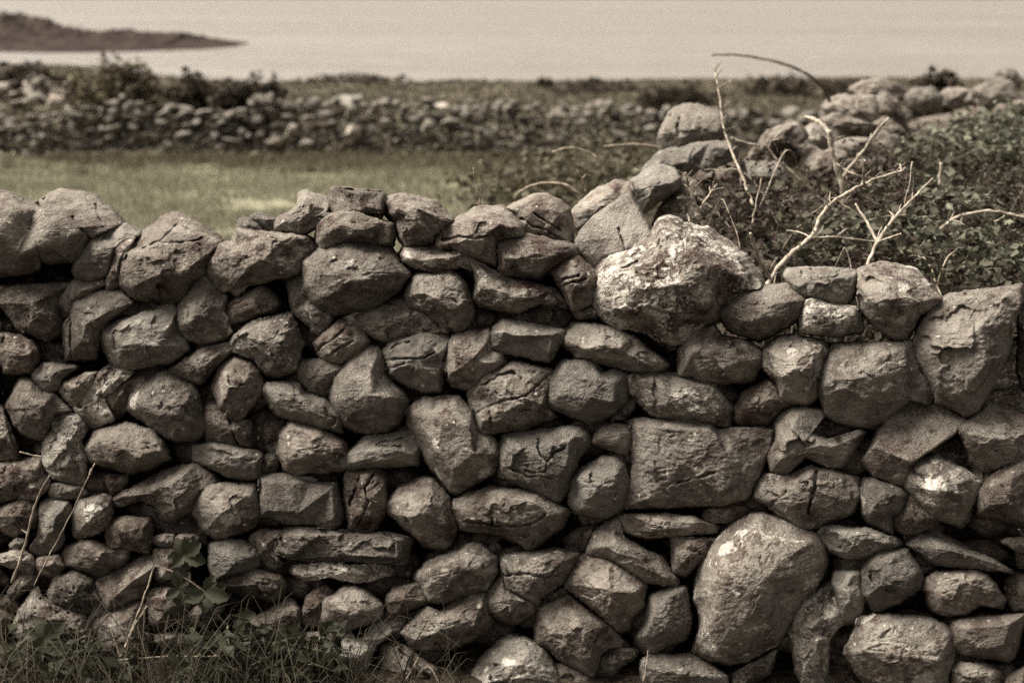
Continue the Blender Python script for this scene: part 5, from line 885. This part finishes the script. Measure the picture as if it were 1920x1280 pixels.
# in front of the near wall, lower left
def stalk(label, main, h0, h1, r0, r1, twigs=(), mat=None, name="dry_stalk", cat="dry stalk", seed=0):
    p = np.array(parse(main)); hv = np.linspace(h0, h1, len(p)); o = put(name, *tube(on_wall(p[:, 0], p[:, 1], hv), r0 * WS, r1 * WS, 7, .0009, seed), mat or MAT_STRAW)
    tag(o, label, cat, "dry stalks at the foot of the near wall")
    for k, (tw, a, b_) in enumerate(twigs):
        q_ = np.array(parse(tw)); i = np.argmin(np.hypot(*(p[:, :2] - q_[0, :2]).T))
        put("twig", *tube(on_wall(q_[:, 0], q_[:, 1], np.full(len(q_), hv[i])), a * WS, b_ * WS, 6, .0006, seed + k), mat or MAT_STRAW, o)
stalk("knobbly dry stick leaning past the tall dished stone","22,1092 40,1045 52,1000 62,955 78,915 94,890",70,60,3.2,2.0,[("52,1000 42,994 40,992",1.6,1)],seed=1)
stalk("thin straight straw leaning under the white blotched upright stone","64,1098 90,1045 115,1000 138,955 160,905 178,868",75,60,1.5,1.0,[("172,880 170,885 168,890",3,2)],seed=2)
stalk("forked dry stalk leaning on the tilted brick shaped stone","226,1232 245,1185 262,1145 275,1105 289,1062",85,60,3.0,1.6,[("232,1222 250,1175 268,1150 276,1135",2.4,1.6),("226,1232 215,1200 208,1178",2.4,1.5)],seed=3)
stalk("short straw poking out beside the white blotched upright stone","37,847 58,852 80,856",62,50,1.4,1.2,seed=4)
stalk("horizontal dry stick lying low across the leaves and grass","108,1262 150,1247 190,1243 225,1237 270,1232 330,1229 385,1230 432,1227",95,100,2.2,1.7,[("432,1227 445,1222 408,1217",2,1.4),("225,1237 235,1244 243,1240",1.6,1)],seed=5)
stalk("low dry straw arching in the lower corner","-10,1232 40,1236 82,1234 104,1222 130,1205 162,1190",100,90,1.5,1.0,seed=6)
stalk("bent dry stem sticking up through grass blades","590,1228 597,1205 602,1190 600,1170",80,70,2.2,1.2,seed=7)
stalk("small dry stem between the bramble leaves","428,1172 427,1195 432,1215 440,1228",85,90,2.0,1.4,seed=8)
stalk("pale straw leaning on the angular ridged stone","800,1245 815,1262 828,1290",60,70,2.2,1.5,seed=9)
stalk("fine straw crossing the angular ridged stone","760,1275 775,1250 784,1232",60,50,1.6,1.0,seed=10)
stalk("thin straw hanging below the tongue shaped stone","1206,1278 1212,1250 1215,1218",55,40,1.3,.9,seed=11)

def leaflet(p0, ang, L, tilt, fold=.22, h=0.0, curl=.25, wide=.33):
    """a toothed leaflet: base pixel, direction in the picture, length in pixels"""
    nu, nv = 9, 5; V = []
    for i in range(nu):
        u = i / (nu - 1); w = wide * (math.sin(math.pi * min(1, u * .93 + .07)) ** .8) * (1 if u < .99 else .05) * (1 + (.13 if i % 2 else -.07))
        for j in range(nv):
            v = (j / (nv - 1) - .5) * 2
            px = u * L; py = v * w * L; hh = abs(v) * fold * w * L * 2 + math.sin(u * 2.4) * curl * L * .5 + tilt * u * L
            c_, s_ = math.cos(ang), math.sin(ang)
            V.append((p0[0] + px * c_ - py * s_, p0[1] + px * s_ + py * c_, h + hh + 1.2 * math.sin(u * 26) * abs(v)))
    V = np.array(V); i = (np.arange(nu - 1)[:, None] * nv + np.arange(nv - 1)).ravel()
    return on_wall(V[:, 0], V[:, 1], V[:, 2]), [np.stack([i, i + 1, i + nv + 1, i + nv], 1)]
def base_tangle(label, x0, x1, y0, n, seed):
    r2 = np.random.default_rng(seed); x = r2.uniform(x0, x1, n); y = 1300 - (1300 - y0) * r2.random(n) ** 1.5 * (.55 + .6 * perlin(np.stack([x / 60, x * 0, x * 0 + seed], 1)) + .3)
    shrub("bramble_plant", label, "bramble", on_wall(x, y, r2.uniform(62, 150, n)), .030, MAT_NEARLEAF, seed, 14, sr=.0016)
base_tangle("tangle of small dark bramble leaves below the wedge with a bright sloped top", 340, 640, 1165, 620, 61)
base_tangle("low dark weeds in the corner of the frame below the big pitted stone", -40, 260, 1190, 420, 62)
def bramble(label, stems, sprays, seed, name="bramble_plant", cat="bramble"):
    r2 = np.random.default_rng(seed); p = np.array(parse(stems[0])); root = put(name, *tube(on_wall(p[:, 0], p[:, 1], p[:, 2]), 2.2 * WS, 1.2 * WS, 6, .0006, seed), MAT_TWIG); tag(root, label, cat)
    for s in stems[1:]:
        q_ = np.array(parse(s)); put("stem", *tube(on_wall(q_[:, 0], q_[:, 1], q_[:, 2]), 1.8 * WS, 1.0 * WS, 6, .0006, seed), MAT_TWIG, root)
    for (x_, y_, a0, L, cnt, spread, h_) in sprays:
        for k in range(cnt):
            a = R(a0) + (k - (cnt - 1) / 2) * R(spread) + r2.normal(0, .12)
            put("leaf", *leaflet((x_, y_), a, L * r2.uniform(.8, 1.12), r2.uniform(-.35, .25), .22, h_ + r2.uniform(-4, 6)), MAT_NEARLEAF, root)
bramble("bramble sprig with spread leaflets in front of the lumpy grey stone",
        ["290,1060,60 310,1065,70 345,1082,75 370,1098,80 388,1112,85","345,1040,72 335,1055,70 318,1068,70"],
        [(345,1040,-90,40,2,42,72),(345,1041,-10,42,2,50,74),(345,1040,150,34,2,50,72),(346,1043,80,30,1,0,72)],51)
bramble("bramble with drooping leaflets below the small pebbles",
        ["370,1098,80 378,1108,84 390,1118,86 405,1150,88 428,1172,85"],
        [(385,1108,-35,36,2,40,85),(385,1110,60,42,3,38,86),(382,1111,160,38,2,40,84),(335,1100,-60,38,3,45,68),(335,1104,120,32,2,60,66),(395,1120,20,40,2,45,80),(405,1185,110,50,2,40,78),(445,1160,30,34,3,50,80)],52)
bramble("bramble leaves tangled in the grass at the bottom edge",
        ["430,1280,90 440,1245,88 452,1225,85 470,1200,84"],
        [(440,1228,100,42,2,50,88),(470,1215,60,46,3,50,84),(500,1205,-20,44,2,55,80),(455,1262,150,45,3,45,92),(520,1245,30,42,2,60,86),(560,1215,100,42,2,40,78),(470,1275,-60,40,3,60,92),(400,1250,200,40,2,60,92),(480,1180,150,36,2,50,80),(150,1262,-40,34,3,50,100),(210,1275,190,32,3,50,104),(330,1255,-70,36,3,45,100),(375,1272,30,36,3,50,104),(600,1262,-110,36,3,50,92),(545,1190,200,34,2,50,80),(640,1275,-30,32,2,60,90)],53)
bramble("broad veined nettle like plant in front of the big pitted stone",
        ["90,1260,100 86,1225,98 82,1195,95"],
        [(85,1192,-80,40,2,60,95),(85,1194,-20,44,2,55,97),(83,1195,160,42,2,55,95),(88,1215,40,40,2,60,99),(82,1218,120,42,2,45,98),(92,1240,-10,34,2,70,102),(45,1225,190,40,2,50,98)],54,"leafy_plant","plant")
